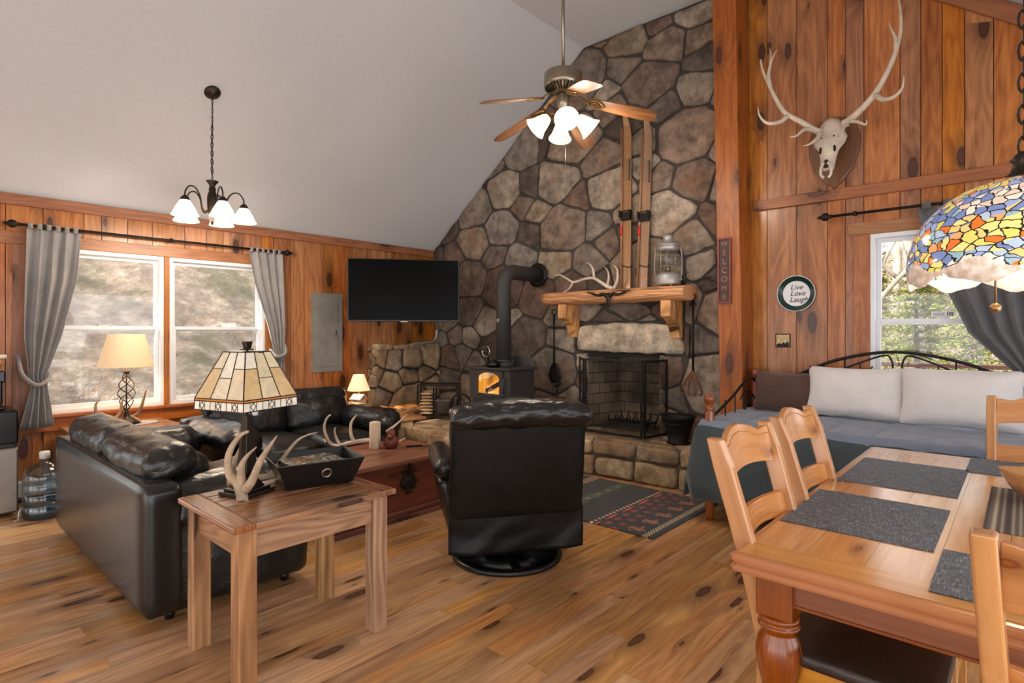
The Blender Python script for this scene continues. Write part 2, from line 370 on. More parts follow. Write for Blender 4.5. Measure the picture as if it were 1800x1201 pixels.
    def puff(s, c, d, r=.08, bulge=(0, 0, .02), n=14, wr=.006, wf=9, m=None, fn=None):
        """soft cushion: rounded box with bulging faces and noise wrinkles"""
        hx, hy, hz = d[0]/2, d[1]/2, d[2]/2; r = min(r, hx*.98, hy*.98, hz*.98); c = Vector(c); seed = s.rng.uniform(0, 99); cache = {}
        def V(i, j, k):
            key = (i, j, k)
            if key in cache: return cache[key]
            q = Vector((-1+2*i/n, -1+2*j/n, -1+2*k/n))
            p = Vector((q.x*hx, q.y*hy, q.z*hz)); inn = Vector((max(-hx+r, min(hx-r, p.x)), max(-hy+r, min(hy-r, p.y)), max(-hz+r, min(hz-r, p.z))))
            dd = p-inn
            if dd.length > 1e-9: dd.normalize()
            o = inn+dd*r
            fx, fy, fz = 1-q.x*q.x, 1-q.y*q.y, 1-q.z*q.z
            o.x += q.x*bulge[0]*fy*fz; o.y += q.y*bulge[1]*fx*fz; o.z += q.z*bulge[2]*fx*fy
            if wr:
                nn = noise.noise(Vector((o.x*wf+seed, o.y*wf, o.z*wf)))+.5*noise.noise(Vector((o.x*wf*2.3, o.y*wf*2.3+seed, o.z*wf*2.3)))
                o += (dd if dd.length > .1 else Vector((0, 0, 1)))*nn*wr
            if fn: o = Vector(fn(o))
            v = s.bm.verts.new(c+(m @ o if m else o)); cache[key] = v; return v
        R = range(n)
        for a in R:
            for b in R:
                for q in (((a, b, 0), (a, b+1, 0), (a+1, b+1, 0), (a+1, b, 0)), ((a, b, n), (a+1, b, n), (a+1, b+1, n), (a, b+1, n)),
                          ((a, 0, b), (a+1, 0, b), (a+1, 0, b+1), (a, 0, b+1)), ((a, n, b), (a, n, b+1), (a+1, n, b+1), (a+1, n, b)),
                          ((0, a, b), (0, a, b+1), (0, a+1, b+1), (0, a+1, b)), ((n, a, b), (n, a+1, b), (n, a+1, b+1), (n, a, b+1))):
                    s.face([V(*t) for t in q], smooth=True)
    def build(s, name, mats, parent=None, bevel=0, seg=2, solid=0, sub=0, loc=None):
        me = bpy.data.meshes.new(name); s.bm.normal_update(); s.bm.to_mesh(me); s.bm.free()
        for m in (mats if isinstance(mats, (list, tuple)) else [mats]): me.materials.append(M[m] if isinstance(m, str) else m)
        o = bpy.data.objects.new(name, me); COL.objects.link(o)
        if parent: o.parent = parent
        if loc: o.location = loc
        if solid: md = o.modifiers.new('solid', 'SOLIDIFY'); md.thickness = solid; md.offset = 0
        if bevel: md = o.modifiers.new('bevel', 'BEVEL'); md.width = bevel; md.segments = seg; md.limit_method = 'ANGLE'; md.angle_limit = radians(40); md.harden_normals = False
        if sub: md = o.modifiers.new('sub', 'SUBSURF'); md.levels = sub; md.render_levels = sub
        return o
def tag(o, label=None, cat=None, group=None, kind=None):
    if label: o['label'] = label
    if cat: o['category'] = cat
    if group: o['group'] = group
    if kind: o['kind'] = kind
    return o
def empty(name, loc, rz, label, cat, group=None):
    o = bpy.data.objects.new(name, None); o.empty_display_size = .1; COL.objects.link(o); o.location = loc; o.rotation_euler = (0, 0, rz)
    return tag(o, label, cat, group)
def struct(o, label=None, cat=None): return tag(o, label, cat, None, 'structure')
def kids(o): return [c for c in bpy.data.objects if c.parent == o]
def copy_tree(o, parent=None):
    c = o.copy(); COL.objects.link(c); c.parent = parent
    for ch in kids(o): copy_tree(ch, c)
    return c
# pixel rays of the photograph, used to read real positions on real planes
CY, SY = cos(radians(YAW)), sin(radians(YAW))
def ray(u, v): k = (u-900)/1000; return (-SY+CY*k, CY+SY*k, (583-v)/1000)
def ony(u, v, y): r = ray(u, v); d = y/r[1]; return Vector((r[0]*d, y, 1.4+r[2]*d))
def onx(u, v, x): r = ray(u, v); d = x/r[0]; return Vector((x, r[1]*d, 1.4+r[2]*d))
def onz(u, v, z): r = ray(u, v); d = (z-1.4)/r[2]; return Vector((r[0]*d, r[1]*d, z))
def atd(u, v, d): r = ray(u, v); return Vector((r[0]*d, r[1]*d, 1.4+r[2]*d))
def text_mesh(name, body, size, m, mat, parent, depth=.002, shear=0, space=1.):
    cu = bpy.data.curves.new(name, 'FONT'); cu.body = body; cu.size = size; cu.extrude = depth; cu.align_x = 'CENTER'; cu.align_y = 'CENTER'; cu.shear = shear; cu.space_line = space
    t = bpy.data.objects.new(name+'_tmp', cu); COL.objects.link(t); dg = bpy.context.evaluated_depsgraph_get()
    me = bpy.data.meshes.new_from_object(t.evaluated_get(dg)); bpy.data.objects.remove(t, do_unlink=True)
    me.transform(m); me.materials.clear(); me.materials.append(M[mat]); o = bpy.data.objects.new(name, me); COL.objects.link(o); o.parent = parent; return o
WALLTXT = Matrix(((1, 0, 0, 0), (0, 0, -1, 0), (0, 1, 0, 0), (0, 0, 0, 1)))   # text upright, facing -y
# ================================================================== stones
def clip(poly, a, b, c):
    """keep a*x+b*y<=c"""
    out = []
    for i in range(len(poly)):
        p, q = poly[i], poly[(i+1) % len(poly)]; dp = a*p[0]+b*p[1]-c; dq = a*q[0]+b*q[1]-c
        if dp <= 0: out.append(p)
        if (dp < 0 < dq) or (dq < 0 < dp): t = dp/(dp-dq); out.append((p[0]+(q[0]-p[0])*t, p[1]+(q[1]-p[1])*t))
    return out
def area(p): return .5*sum(p[i][0]*p[(i+1) % len(p)][1]-p[(i+1) % len(p)][0]*p[i][1] for i in range(len(p)))
def inset(poly, m):
    out = list(poly); n = len(poly)
    for i in range(n):
        p, q = poly[i], poly[(i+1) % n]; dx, dy = q[0]-p[0], q[1]-p[1]; L = sqrt(dx*dx+dy*dy)
        if L < 1e-6: continue
        a, b = dy/L, -dx/L; out = clip(out, a, b, a*p[0]+b*p[1]-m)
        if len(out) < 3: return []
    return out
def rounded(poly, it=2, f=.22):
    for _ in range(it):
        out = []
        for i in range(len(poly)):
            p, q = poly[i], poly[(i+1) % len(poly)]
            out += [(p[0]+(q[0]-p[0])*f, p[1]+(q[1]-p[1])*f), (q[0]-(q[0]-p[0])*f, q[1]-(q[1]-p[1])*f)]
        poly = out; f = .25
    return poly
STONEC = [(150, 140, 128), (122, 113, 105), (170, 158, 144), (134, 118, 106), (108, 100, 95), (152, 140, 122), (96, 86, 79), (132, 124, 117), (144, 129, 114), (118, 98, 88)]
def add_stone(mb, poly, fn, thick, rng, pal=STONEC, mort=.0105):
    if area(poly) < 0: poly = poly[::-1]
    poly = inset(poly, mort*rng.uniform(.7, 1.4))
    if len(poly) < 3 or area(poly) < .0012: return
    poly = rounded(rounded(poly, 1, .10), 1, .25)
    q = []
    for i, p in enumerate(poly):
        p2 = poly[(i+1) % len(poly)]; L = sqrt((p2[0]-p[0])**2+(p2[1]-p[1])**2); k = max(1, int(L/.05))
        for j in range(k): q.append((p[0]+(p2[0]-p[0])*j/k, p[1]+(p2[1]-p[1])*j/k))
    sd = rng.uniform(0, 99); A = area(poly)
    q = [(p[0]+.016*noise.noise(Vector((p[0]*8, p[1]*8, sd)))+.007*noise.noise(Vector((p[0]*30, p[1]*30, sd))), p[1]+.016*noise.noise(Vector((p[0]*8, p[1]*8, sd+9)))+.007*noise.noise(Vector((p[0]*30, p[1]*30, sd+4)))) for p in q]
    cx = sum(p[0] for p in q)/len(q); cy = sum(p[1] for p in q)/len(q)
    c = s2l(rng.choice(pal)); k = rng.uniform(.82, 1.3); c = (c[0]*k, c[1]*k, c[2]*k, 1); th = thick*rng.uniform(.7, 1.25); tilt = (rng.uniform(-.05, .05), rng.uniform(-.05, .05))
    rings = []
    for (f, t) in ((1, -.02), (1, th*.45), (.965, th*.8), (.91, th), (.6, th*1.06), (.3, th*1.08)):
        R = []
        for p in q:
            x, y = cx+(p[0]-cx)*f, cy+(p[1]-cy)*f
            tt = t
            if t > 0: tt += (x-cx)*tilt[0]+(y-cy)*tilt[1]+.007*noise.noise(Vector((x*9, y*9, sd)))+.004*noise.noise(Vector((x*28, y*28, sd)))
            R.append(mb.bm.verts.new(fn(x, y, tt)))
        rings.append(R)
    n = len(q)
    for a, b in zip(rings, rings[1:]):
        for i in range(n): mb.face([a[i], a[(i+1) % n], b[(i+1) % n], b[i]], col=c, smooth=True)
    cv = mb.bm.verts.new(fn(cx, cy, th*1.08))
    for i in range(n): mb.face([rings[-1][i], rings[-1][(i+1) % n], cv], col=c, smooth=True)
def voronoi_stones(mb, bound, fn, size, thick, seed, holes=(), aspect=1.25, pal=STONEC, mort=.0105):
    rng = random.Random(seed); xs = [p[0] for p in bound]; ys = [p[1] for p in bound]; x0, x1, y0, y1 = min(xs), max(xs), min(ys), max(ys)
    S = []; tries = 0
    while tries < 9000:
        tries += 1; p = (rng.uniform(x0-.2, x1+.2), rng.uniform(y0-.2, y1+.2)); r = size*rng.choice((.5, .7, .9, 1.1, 1.35))
        if all(((p[0]-q[0])/aspect)**2+(p[1]-q[1])**2 > (.5*(r+q[2]))**2 for q in S): S.append((p[0], p[1], r))
    for i, (px, py, pr) in enumerate(S):
        poly = list(bound)
        for j, (qx, qy, qr) in enumerate(S):
            if i == j: continue
            dx, dy = (qx-px)/aspect**2, (qy-py); D2 = ((qx-px)/aspect)**2+(qy-py)**2
            if D2 > (size*3.4)**2: continue
            w = .5+.18*(pr*pr-qr*qr)/D2; w = max(.15, min(.85, w))
            mx, my = px+(qx-px)*w, py+(qy-py)*w
            poly = clip(poly, dx, dy, dx*mx+dy*my)
            if len(poly) < 3: break
        if len(poly) < 3: continue
        parts = [poly]
        for (hx0, hx1, hz0, hz1) in holes:
            new = []
            for P in parts:
                ov_ = clip(clip(clip(clip(P, 1, 0, hx1), -1, 0, -hx0), 0, 1, hz1), 0, -1, -hz0)
                if len(ov_) < 3 or abs(area(ov_)) < 1e-5: new.append(P); continue
                l = clip(P, 1, 0, hx0); r_ = clip(P, -1, 0, -hx1); m_ = clip(clip(P, 1, 0, hx1), -1, 0, -hx0) if P else []
                for Q in (l, r_): 
                    if len(Q) > 2: new.append(Q)
                if m_:
                    for Q in (clip(m_, 0, -1, -hz1), clip(m_, 0, 1, hz0)):
                        if len(Q) > 2: new.append(Q)
            parts = new
        for P in parts:
            if abs(area(P)) > .002: add_stone(mb, P, fn, thick, rng, pal, mort)
# ================================================================== room shell
rng = random.Random(11)
# floor: random-length boards running along y
mb = MB(); x = XW-.1
while x < XR+.1:
    w = rng.choice((.083, .1, .118, .13)); y = YB-rng.uniform(0, 1.5)
    while y < YD+.1:
        L = rng.uniform(.9, 2.6); y1 = min(y+L, YD+.12)
        mb.bx(x+.0006, x+w-.0006, max(y, YB)+.0006, y1-.0006, -.02, 0, axis=1) if y1 > YB+.1 else None
        y += L
    x += w
mb.mi = 1; mb.bx(XW-.1, XR+.1, YB, YD+.1, -.06, -.0022)
struct(mb.build('floor', ['floor_pine', 'gap']))
# ceiling: slope, flat, slope
mb = MB()
prof = [(XW-.4, EAVE-.4*.794+.0), (XL1, FLAT), (XL2, FLAT), (XR+.4, FLAT-(XR+.4-XL2)*.765)]
for (xa, za), (xb, zb) in zip(prof, prof[1:]):
    mb.hexa([(xa, YB, za), (xb, YB, zb), (xb, YD+.35, zb), (xa, YD+.35, za), (xa, YB, za+.12), (xb, YB, zb+.12), (xb, YD+.35, zb+.12), (xa, YD+.35, za+.12)])
struct(mb.build('ceiling', 'ceiling'))
# planked walls ------------------------------------------------------
def planked(name, fn, a0, a1, bot, topf, openings, seed, wr=(.13, .16, .2, .24, .28), seams=None):
    """fn(a,z,t): a along the wall, t out of the wall"""
    r = random.Random(seed); mb = MB(); a = a0; sl = list(seams or [])
    while a < a1-.01:
        w = r.choice(wr); b = min(a+w, a1); segs = [(a, b)]
        cuts = sorted({o[0] for o in openings if a < o[0] < b} | {o[1] for o in openings if a < o[1] < b}); pts = [a]+cuts+[b]; off = (r.uniform(0, 60), 10*r.randint(0, 400)+5)
        for p, q in zip(pts, pts[1:]):
            mid = (p+q)/2; spans = [(bot, None)]
            for o in openings:
                if o[0] <= mid <= o[1]:
                    lo, hi = spans.pop(); spans += [(lo, o[2]), (o[3], hi)]
            for lo, hi in spans:
                gl = .0025 if p == a else 0; gr = .0025 if q == b else 0
                zt0 = (hi if hi is not None else topf(p)); zt1 = (hi if hi is not None else topf(q))
                if min(zt0, zt1)-lo < .01: continue
                P = [fn(p+gl, lo, 0), fn(q-gr, lo, 0), fn(q-gr, lo, .018), fn(p+gl, lo, .018), fn(p+gl, zt0, 0), fn(q-gr, zt1, 0), fn(q-gr, zt1, .018), fn(p+gl, zt0, .018)]
                mb.hexa(P, 2, off)
        a = b
    mb.mi = 1
    pts = [a0]+sorted({o[0] for o in openings}|{o[1] for o in openings})+[a1]
    knots = sorted(set(pts+[k for k in (XL1, XL2) if a0 < k < a1 and topf(XL1) == FLAT]))
    for p, q in zip(knots, knots[1:]):
        mid = (p+q)/2; spans = [(0, None)]
        for o in openings:
            if o[0] <= mid <= o[1]: lo, hi = spans.pop(); spans += [(lo, o[2]), (o[3], hi)]
        for lo, hi in spans:
            z0 = hi if hi is not None else topf(p); z1 = hi if hi is not None else topf(q)
            if min(z0, z1)-lo < .01: continue
            mb.hexa([fn(p, lo, -.12), fn(q, lo, -.12), fn(q, lo, .003), fn(p, lo, .003), fn(p, z0, -.12), fn(q, z1, -.12), fn(q, z1, .003), fn(p, z0, .003)])
    return struct(mb.build(name, ['wall_pine', 'gap'], bevel=.0))
WZ0, WZ1 = .695, 2.118
winL = [(.885, 1.822, WZ0, WZ1), (1.868, 2.80, WZ0, WZ1)]
planked('wall_left', lambda a, z, t: (XW-.018+t, a, z), YB, YS+.25, 0, lambda a: EAVE, winL+[(-3.9, -2.4, WZ0, WZ1), (-1.75, .02, .04, 2.05)], 5)
DWZ0, DWZ1 = .74, 2.17
winR = [(-.906, .03, DWZ0, DWZ1), (.07, 1.0, DWZ0, DWZ1)]
planked('wall_far', lambda a, z, t: (a, YD+.018-t, z), -2.3, XR, 0, roof_z, winR, 8)
# stone gable wall ---------------------------------------------------
XE = -2.02
FB = (-3.55, -2.70, .37, 1.15)
LINT = (-3.72, -2.44, 1.165, 1.50)
mb = MB()
mb.mi = 1
for (xa, xb, za) in ((XW-.1, FB[0], 0), (FB[1], XE, 0), (FB[0], FB[1], FB[3])):
    xs = sorted({xa, xb} | ({XL1} if xa < XL1 < xb else set()))
    for p, q in zip(xs, xs[1:]): mb.hexa([(p, YS+.012, za), (q, YS+.012, za), (q, YS+.34, za), (p, YS+.34, za), (p, YS+.012, roof_z(p)), (q, YS+.012, roof_z(q)), (q, YS+.34, roof_z(q)), (p, YS+.34, roof_z(p))])
mb.mi = 0
bound = [(XW, .33), (XE, .33), (XE, FLAT-.01), (XL1, FLAT-.01), (XW, EAVE)]
fw = lambda a, z, t: (a, YS+.012-t, z)
voronoi_stones(mb, bound, fw, .40, .028, 4, holes=[FB, LINT])
add_stone(mb, [(LINT[0], LINT[2]+.02), (LINT[1]+.02, LINT[2]), (LINT[1], LINT[2]+.13), (LINT[1]-.12, LINT[3]-.02), (LINT[0]+.5, LINT[3]), (LINT[0]+.02, LINT[3]-.04)], fw, .075, random.Random(3), [(188, 176, 158)], .008)
struct(mb.build('wall_stone', ['stone', 'mortar']))
# firebox (brick lined recess)
fb = empty('fireplace', ((FB[0]+FB[1])/2, YS, .37), 0, 'open brick-lined firebox under the long pale lintel stone', 'fireplace')
mb = MB(); x0, x1 = FB[0]-fb.location.x, FB[1]-fb.location.x; d = .52; k = .1
mb.hexa([(x0-.05, .0, -.0), (x0, .0, 0), (x0+k, d, 0), (x0-.05, d, 0), (x0-.05, .0, .79), (x0, .0, .79), (x0+k, d, .79), (x0-.05, d, .79)])
mb.hexa([(x1, .0, 0), (x1+.05, .0, 0), (x1+.05, d, 0), (x1-k, d, 0), (x1, .0, .79), (x1+.05, .0, .79), (x1+.05, d, .79), (x1-k, d, .79)])
mb.bx(x0-.05, x1+.05, d, d+.05, 0, .84); mb.build('brick_lining', 'brick', fb)
mb = MB(); mb.bx(x0-.05, x1+.05, -.0, d, -.03, 0); mb.build('firebox_floor', 'brick', fb)
mb = MB(); mb.bx(x0-.05, x1+.05, .0, d+.05, .79, .84); mb.bx(x0, x1, -.04, .0, .765, .785); mb.build('steel_lintel', 'black_iron', fb)
# hearth -------------------------------------------------------------
HZ = .375
he = empty('stone_hearth', (-3.9, 4.5, 0), 0, 'raised fieldstone hearth running under the stove and fireplace', 'hearth'); hx, hy = -3.9, 4.5
outer = [(-5.94, 3.98), (-5.25, 3.84), (-4.25, 3.80), (-3.42, 4.62), (-2.06, 4.72)]
mb = MB(); back = [(-2.02, YS-.035), (-5.94, YS-.035)]
pl = [(a-hx, b-hy) for a, b in [(p[0]*.996-.01, p[1]+.035) for p in outer]+back]
mb.prism(pl, lambda a, b, t: (a, b, t), 0.0, HZ-.028); mb.build('mortar_core', 'hearth_mortar', he)
HP = [(178, 160, 130), (158, 140, 112), (190, 172, 142), (142, 124, 100), (168, 150, 126)]
mb = MB(); rr = random.Random(7)
for (p, q) in zip(outer, outer[1:]):
    L = sqrt((q[0]-p[0])**2+(q[1]-p[1])**2); ux, uy = (q[0]-p[0])/L, (q[1]-p[1])/L; nx, ny = uy, -ux
    fn = lambda a, z, t, p=p, ux=ux, uy=uy, nx=nx, ny=ny: (p[0]+ux*a+nx*(t-.035)-hx, p[1]+uy*a+ny*(t-.035)-hy, z)
    for (z0, z1) in ((.0, .21), (.2, HZ-.012)):
        a = 0
        while a < L-.01:
            w = rr.uniform(.22, .5); b = a+w
            if L-b < .15: b = L
            add_stone(mb, [(a, z0+rr.uniform(0, .015)), (b, z0+rr.uniform(0, .015)), (b, z1-rr.uniform(0, .02)), (a, z1-rr.uniform(0, .02))], fn, .05, rr, HP, .007); a = b
mb.build('front_stones', 'stone', he)
mb = MB()
voronoi_stones(mb, [(a-hx, b-hy) for a, b in outer+back], lambda a, b, t: (a, b, HZ-.028+t), .46, .024, 21, pal=HP, mort=.008)
mb.build('top_stones', 'stone', he)
# low stone heat shield on the window wall
mb = MB(); mb.mi = 1; mb.bx(XW, -6.02, 4.14, YS-.03, .0, 1.19); mb.mi = 0
voronoi_stones(mb, [(4.13, .36), (YS-.02, .36), (YS-.02, 1.2), (4.13, 1.2)], lambda a, z, t: (-6.02+t, a, z), .36, .04, 31, pal=HP+STONEC[:3])
voronoi_stones(mb, [(XW+.01, .0), (-6.0, .0), (-6.0, 1.2), (XW+.01, 1.2)], lambda a, z, t: (a, 4.14-t, z), .3, .04, 32, pal=HP)
for i in range(4):
    y0 = 4.14+i*.26; add_stone(mb, [(XW+.01, y0), (-5.98, y0), (-5.98, y0+.255), (XW+.01, y0+.255)], lambda a, b, t: (a, b, 1.19+t), .04, rr, HP, .006)
struct(mb.build('wall_heat_shield', ['stone', 'mortar']))
# other walls (unseen side and back, opened wide so sky light floods in)
mb = MB()
def wallbox(mb, x0, x1, y0, y1, z0, z1): mb.bx(x0, x1, y0, y1, z0, z1)
wallbox(mb, XW-.15, XR+.15, YB-.15, YB, 2.2, 2.6)
for a, b in ((XW-.15, -5.6), (-3.5, -3.1), (-.6, -.2), (1.3, XR+.15)): mb.bx(a, b, YB-.15, YB, 0, 2.2)
mb.hexa([(XW-.15, YB-.15, 2.5), (XR+.15, YB-.15, 2.5), (XR+.15, YB, 2.5), (XW-.15, YB, 2.5), (XL1, YB-.15, FLAT), (XL2, YB-.15, FLAT), (XL2, YB, FLAT), (XL1, YB, FLAT)])
struct(mb.build('wall_back', 'wall_pine'))
mb = MB(); mb.bx(XR, XR+.15, YB, YD+.1, 2.15, 2.6)
for a, b in ((YB, -3.9), (-1.2, -.9), (4.2, YD+.1)): mb.bx(XR, XR+.15, a, b, 0, 2.15)
struct(mb.build('wall_right', 'wall_pine'))
# trims -------------------------------------------------------------
def trim(n, boxes, mat='beam_pine', bev=.004):
    mb = MB()
    for b in boxes: mb.bx(*b)
    return struct(mb.build('trim_%d' % n, mat, bevel=bev))
trim(1, [(XW, XW+.035, YB, YS-.03, EAVE-.095, EAVE-.004)])
trim(2, [(XW, XW+.022, .60, 3.0, WZ1, WZ1+.10)])                     # window header
trim(3, [(XW, XW+.028, 1.822, 1.868, WZ0, WZ1)])
trim(4, [(XW, XW+.05, .60, 3.0, WZ0-.028, WZ0)])                     # sill
trim(5, [(XW, XW+.022, .1, 3.1, WZ0-.14, WZ0-.03)])
trim(6, [(XW, XW+.02, .72, .885, WZ0, WZ1), (XW, XW+.02, 2.8, 2.9, WZ0, WZ1)])
trim(7, [(-1.80, XR, YD-.035, YD, 2.475, 2.565)])                    # horizontal rail on the far wall
trim(8, [(-1.06, 1.2, YD-.02, YD, DWZ1, DWZ1+.10)])
trim(9, [(-1.02, -.906, YD-.018, YD, DWZ0-.1, DWZ1)])
mb = MB()
for (xa, xb) in ((XL2, XR),): mb.hexa([(xa, YD-.04, roof_z(xa)-.15), (xb, YD-.04, roof_z(xb)-.15), (xb, YD, roof_z(xb)-.15), (xa, YD, roof_z(xa)-.15), (xa, YD-.04, roof_z(xa)-.01), (xb, YD-.04, roof_z(xb)-.01), (xb, YD, roof_z(xb)-.01), (xa, YD, roof_z(xa)-.01)])
mb.bx(-1.8, XL2, YD-.04, YD, FLAT-.15, FLAT-.005)
struct(mb.build('trim_10', 'beam_pine', bevel=.004))
# post between stone and planks
po = MB(); yb, yf = YD-.01, 4.97
P = []
for z, xl, xr in ((0, -1.985, -1.79), (FLAT-.005, -2.075, -1.865)): P += [(xl, yf, z), (xr, yf, z), (xr+.0, yb, z), (xl, yb, z)]
po.hexa(P, 2); po = po.build('timber_post', 'beam_pine', bevel=.006)
struct(po, 'tall square pine post between stone gable and planked wall', 'post')
# windows ------------------------------------------------------------
def window(n, fn, a0, a1, z0, z1, sticker=None):
    """fn(a,z,t): t>0 towards the room"""
    w = bpy.data.objects.new('window_%d' % n, None); COL.objects.link(w); struct(w)
    def rect(mb, p, q, r, s, t0, t1): mb.hexa([fn(p, r, t0), fn(q, r, t0), fn(q, r, t1), fn(p, r, t1), fn(p, s, t0), fn(q, s, t0), fn(q, s, t1), fn(p, s, t1)])
    f = .035; zm = z0+(z1-z0)*.515
    mb = MB()
    for (p, q, r, s) in ((a0, a0+f, z0, z1), (a1-f, a1, z0, z1), (a0+f, a1-f, z1-f, z1), (a0+f, a1-f, z0, z0+f)): rect(mb, p, q, r, s, -.1, .012)
    mb.build('window_frame', 'white', w, bevel=.003)
    for (lo, hi, t, nm) in ((zm-.022, z1-f, -.06, 'upper_sash'), (z0+f, zm+.022, -.03, 'lower_sash')):
        mb = MB(); g = .032
        for (p, q, r, s) in ((a0+f, a0+f+g, lo, hi), (a1-f-g, a1-f, lo, hi), (a0+f+g, a1-f-g, hi-g, hi), (a0+f+g, a1-f-g, lo, lo+g*1.2)): rect(mb, p, q, r, s, t-.012, t+.014)
        sash = mb.build(nm, 'white', w, bevel=.002)
        mb = MB(); rect(mb, a0+f+g, a1-f-g, lo+g, hi-g, t-.002, t+.002); mb.build('glass_pane', 'glass', w)
    mb = MB(); m_ = (a0+a1)/2; rect(mb, m_-.03, m_+.03, zm+.022, zm+.034, -.045, -.012); mb.build('sash_lock', 'white_plastic', w)
    return w
window(1, lambda a, z, t: (XW+t, a, z), *winL[0]); window(2, lambda a, z, t: (XW+t, a, z), *winL[1])
window(3, lambda a, z, t: (a, YD-t, z), *winR[0]); window(4, lambda a, z, t: (a, YD-t, z), *winR[1])
# small sticker on the sash glass
for (p, n, lab) in ((Vector((-.45, YD+.052, 1.53)), 0, 'small white security sticker on the window beside the daybed'), (Vector((XW-.052, 2.45, 1.47)), 1, 'small white sticker on the pane of the right hand hillside window')):
    mb = MB(); s = empty('window_sticker', p, 0 if n == 0 else -pi/2, lab, 'sticker')
    mb.bx(-.07, .07, -.003, 0, -.02, .02); mb.build('label', 'white', s)
    mb = MB()
    for i in range(4): mb.bx(.025+i*.01, .031+i*.01, -.0036, -.003, -.014, .014)
    for i in range(3): mb.bx(-.06, .01, -.0036, -.003, -.012+i*.01, -.009+i*.01)
    mb.build('print', 'black_plastic', s)
# ================================================================== large seating
def make_sofa(name, loc, rz, Wd, D, label, H=.68, top=.83, seatn=2, arm=.30, flatback=True):
    r = empty(name, loc, rz, label, 'sofa', None); hw = Wd/2
    mb = MB(); mb.puff((0, -D/2+.085, H/2+.03), (Wd, .17, H-.06), .035, (0, .012, 0), 14, .002, 5); mb.build('back_panel', 'leather_flat', r)
    mb = MB(); mb.puff((0, .02, .20), (Wd-.1, D-.22, .30), .04, (0, .01, 0), 12, .004); mb.build('base', 'leather', r)
    for s in (-1, 1):
        mb = MB()
        x = s*(hw-arm/2)
        mb.puff((x, .03, .30), (arm*.86, D-.13, .50), .05, (.01, 0, 0), 14, .004)
        a = mb.build('arm', 'leather', r)
        mb = MB(); mb.puff((x, .05, .535), (arm*1.04, D-.06, .26), .125, (.01, .02, .015), 20, .014, 9)
        mb.build('arm_pad', 'leather', a)
    iw = (Wd-2*arm)/seatn
    for i in range(seatn):
        x = -hw+arm+iw*(i+.5)
        mb = MB(); mb.puff((x, .07, .395), (iw-.005, D-.26, .17), .07, (0, .02, .035), 18, .009, 7); mb.build('seat_cushion', 'leather', r)
        T = Matrix.Rotation(radians(12), 3, 'X')
        bw = iw+arm*.45; bxx = x+(arm*.2 if x > 0 else -arm*.2)
        mb = MB(); mb.puff((bxx, -D/2+.27, .60), (bw, .20, .36), .095, (0, .05, .01), 20, .014, 8, T); mb.build('back_cushion', 'leather', r)
        mb = MB(); mb.puff((bxx, -D/2+.175, top-.10), (bw+.07, .25, .20), .095, (.0, .02, .004), 24, .010, 11, Matrix.Rotation(radians(10), 3, 'X')); mb.build('head_roll', 'leather', r)
    for sx in (-1, 1):
        for sy in (-1, 1):
            mb = MB(); mb.lathe([(.02, 0), (.028, .05)], (sx*(hw-.12), sy*(D/2-.14), 0), 12); mb.build('foot', 'black_plastic', r)
    return r
make_sofa('loveseat', (-4.0, .807+.43, 0), 0, 2.03, .86, 'black leather loveseat seen from behind, its taut back towards the room')
make_sofa('loveseat', (-4.90, 2.53, 0), -pi/2, 1.62, 1.04, 'black leather loveseat along the window wall under the grey electrical panel', top=.84, H=.66, arm=.28)
r = empty('throw_pillow', (-3.18, 1.33, .50), .3, 'small tan suede throw pillow on the near loveseat', 'pillow')
mb = MB(); mb.puff((0, 0, .10), (.36, .34, .12), .06, (0, 0, .03), 14, .004, 8, Matrix.Rotation(.25, 3, 'Y')); mb.build('cushion', 'tan_suede', r)
# recliner -----------------------------------------------------------
r = empty('recliner', (-2.41, 2.63, 0), radians(54), 'black leather swivel recliner on a round base, seen from behind', 'armchair')
mb = MB(); mb.tube([(.33*cos(a), .33*sin(a), .018) for a in [2*pi*k/40 for k in range(40)]], .017, 8, True); mb.lathe([(.0, .02), (.32, .018)], (0, 0, 0), 40); mb.bar((-.32, 0, .03), (.32, 0, .03), .05, .02); mb.bar((0, -.32, .03), (0, .32, .03), .05, .02)
mb.lathe([(.09, .03), (.07, .05), (.06, .14)], (0, 0, 0), 20); mb.build('swivel_base', 'black_plastic', r)
mb = MB(); mb.puff((0, .08, .27), (.66, .66, .26), .04, (0, 0, 0), 12, .003); mb.build('seat_box', 'leather_flat', r)
mb = MB(); mb.puff((0, .14, .43), (.58, .62, .16), .07, (0, .02, .03), 16, .008); mb.build('seat_cushion', 'leather', r)
tilt = radians(10)
def backf(o):   # taper and recline of the back, o relative to its centre
    t = (o.z+.29)/.58; return (o.x*(1-.03*t), o.y-(o.z)*math.tan(tilt), o.z)
mb = MB(); mb.puff((0, -.315, .63), (.79, .10, .60), .035, (0, .015, 0), 18, .003, 5, None, backf); mb.build('outside_back', 'leather_dull', r)
mb = MB(); mb.puff((0, -.22, .64), (.60, .20, .62), .08, (0, .03, 0), 18, .010, 7, None, backf); mb.build('inside_back', 'leather', r)
mb = MB(); mb.puff((0, -.385, .925), (.80, .21, .11), .054, (.0, .0, .03), 34, .011, 17, None, lambda o: (o.x, o.y, o.z+.02*(1-(o.x/.4)**2))); mb.build('head_roll', 'leather', r)
for s in (-1, 1):
    mb = MB(); mb.puff((s*.345, -.21, .65), (.055, .26, .50), .027, (0, 0, 0), 14, .010, 16, None, backf); mb.build('side_gusset', 'leather', r)
def skirt(u, v):
    x = -.395+.79*u; z = .375-.235*v-(.018*sin(u*pi))*v; y = -.285+.012*sin(u*9+v*3)*v+.02*noise.noise(Vector((u*5, v*3+u*4, 2)))*v-.015*(1-v)
    return (x, y, z)
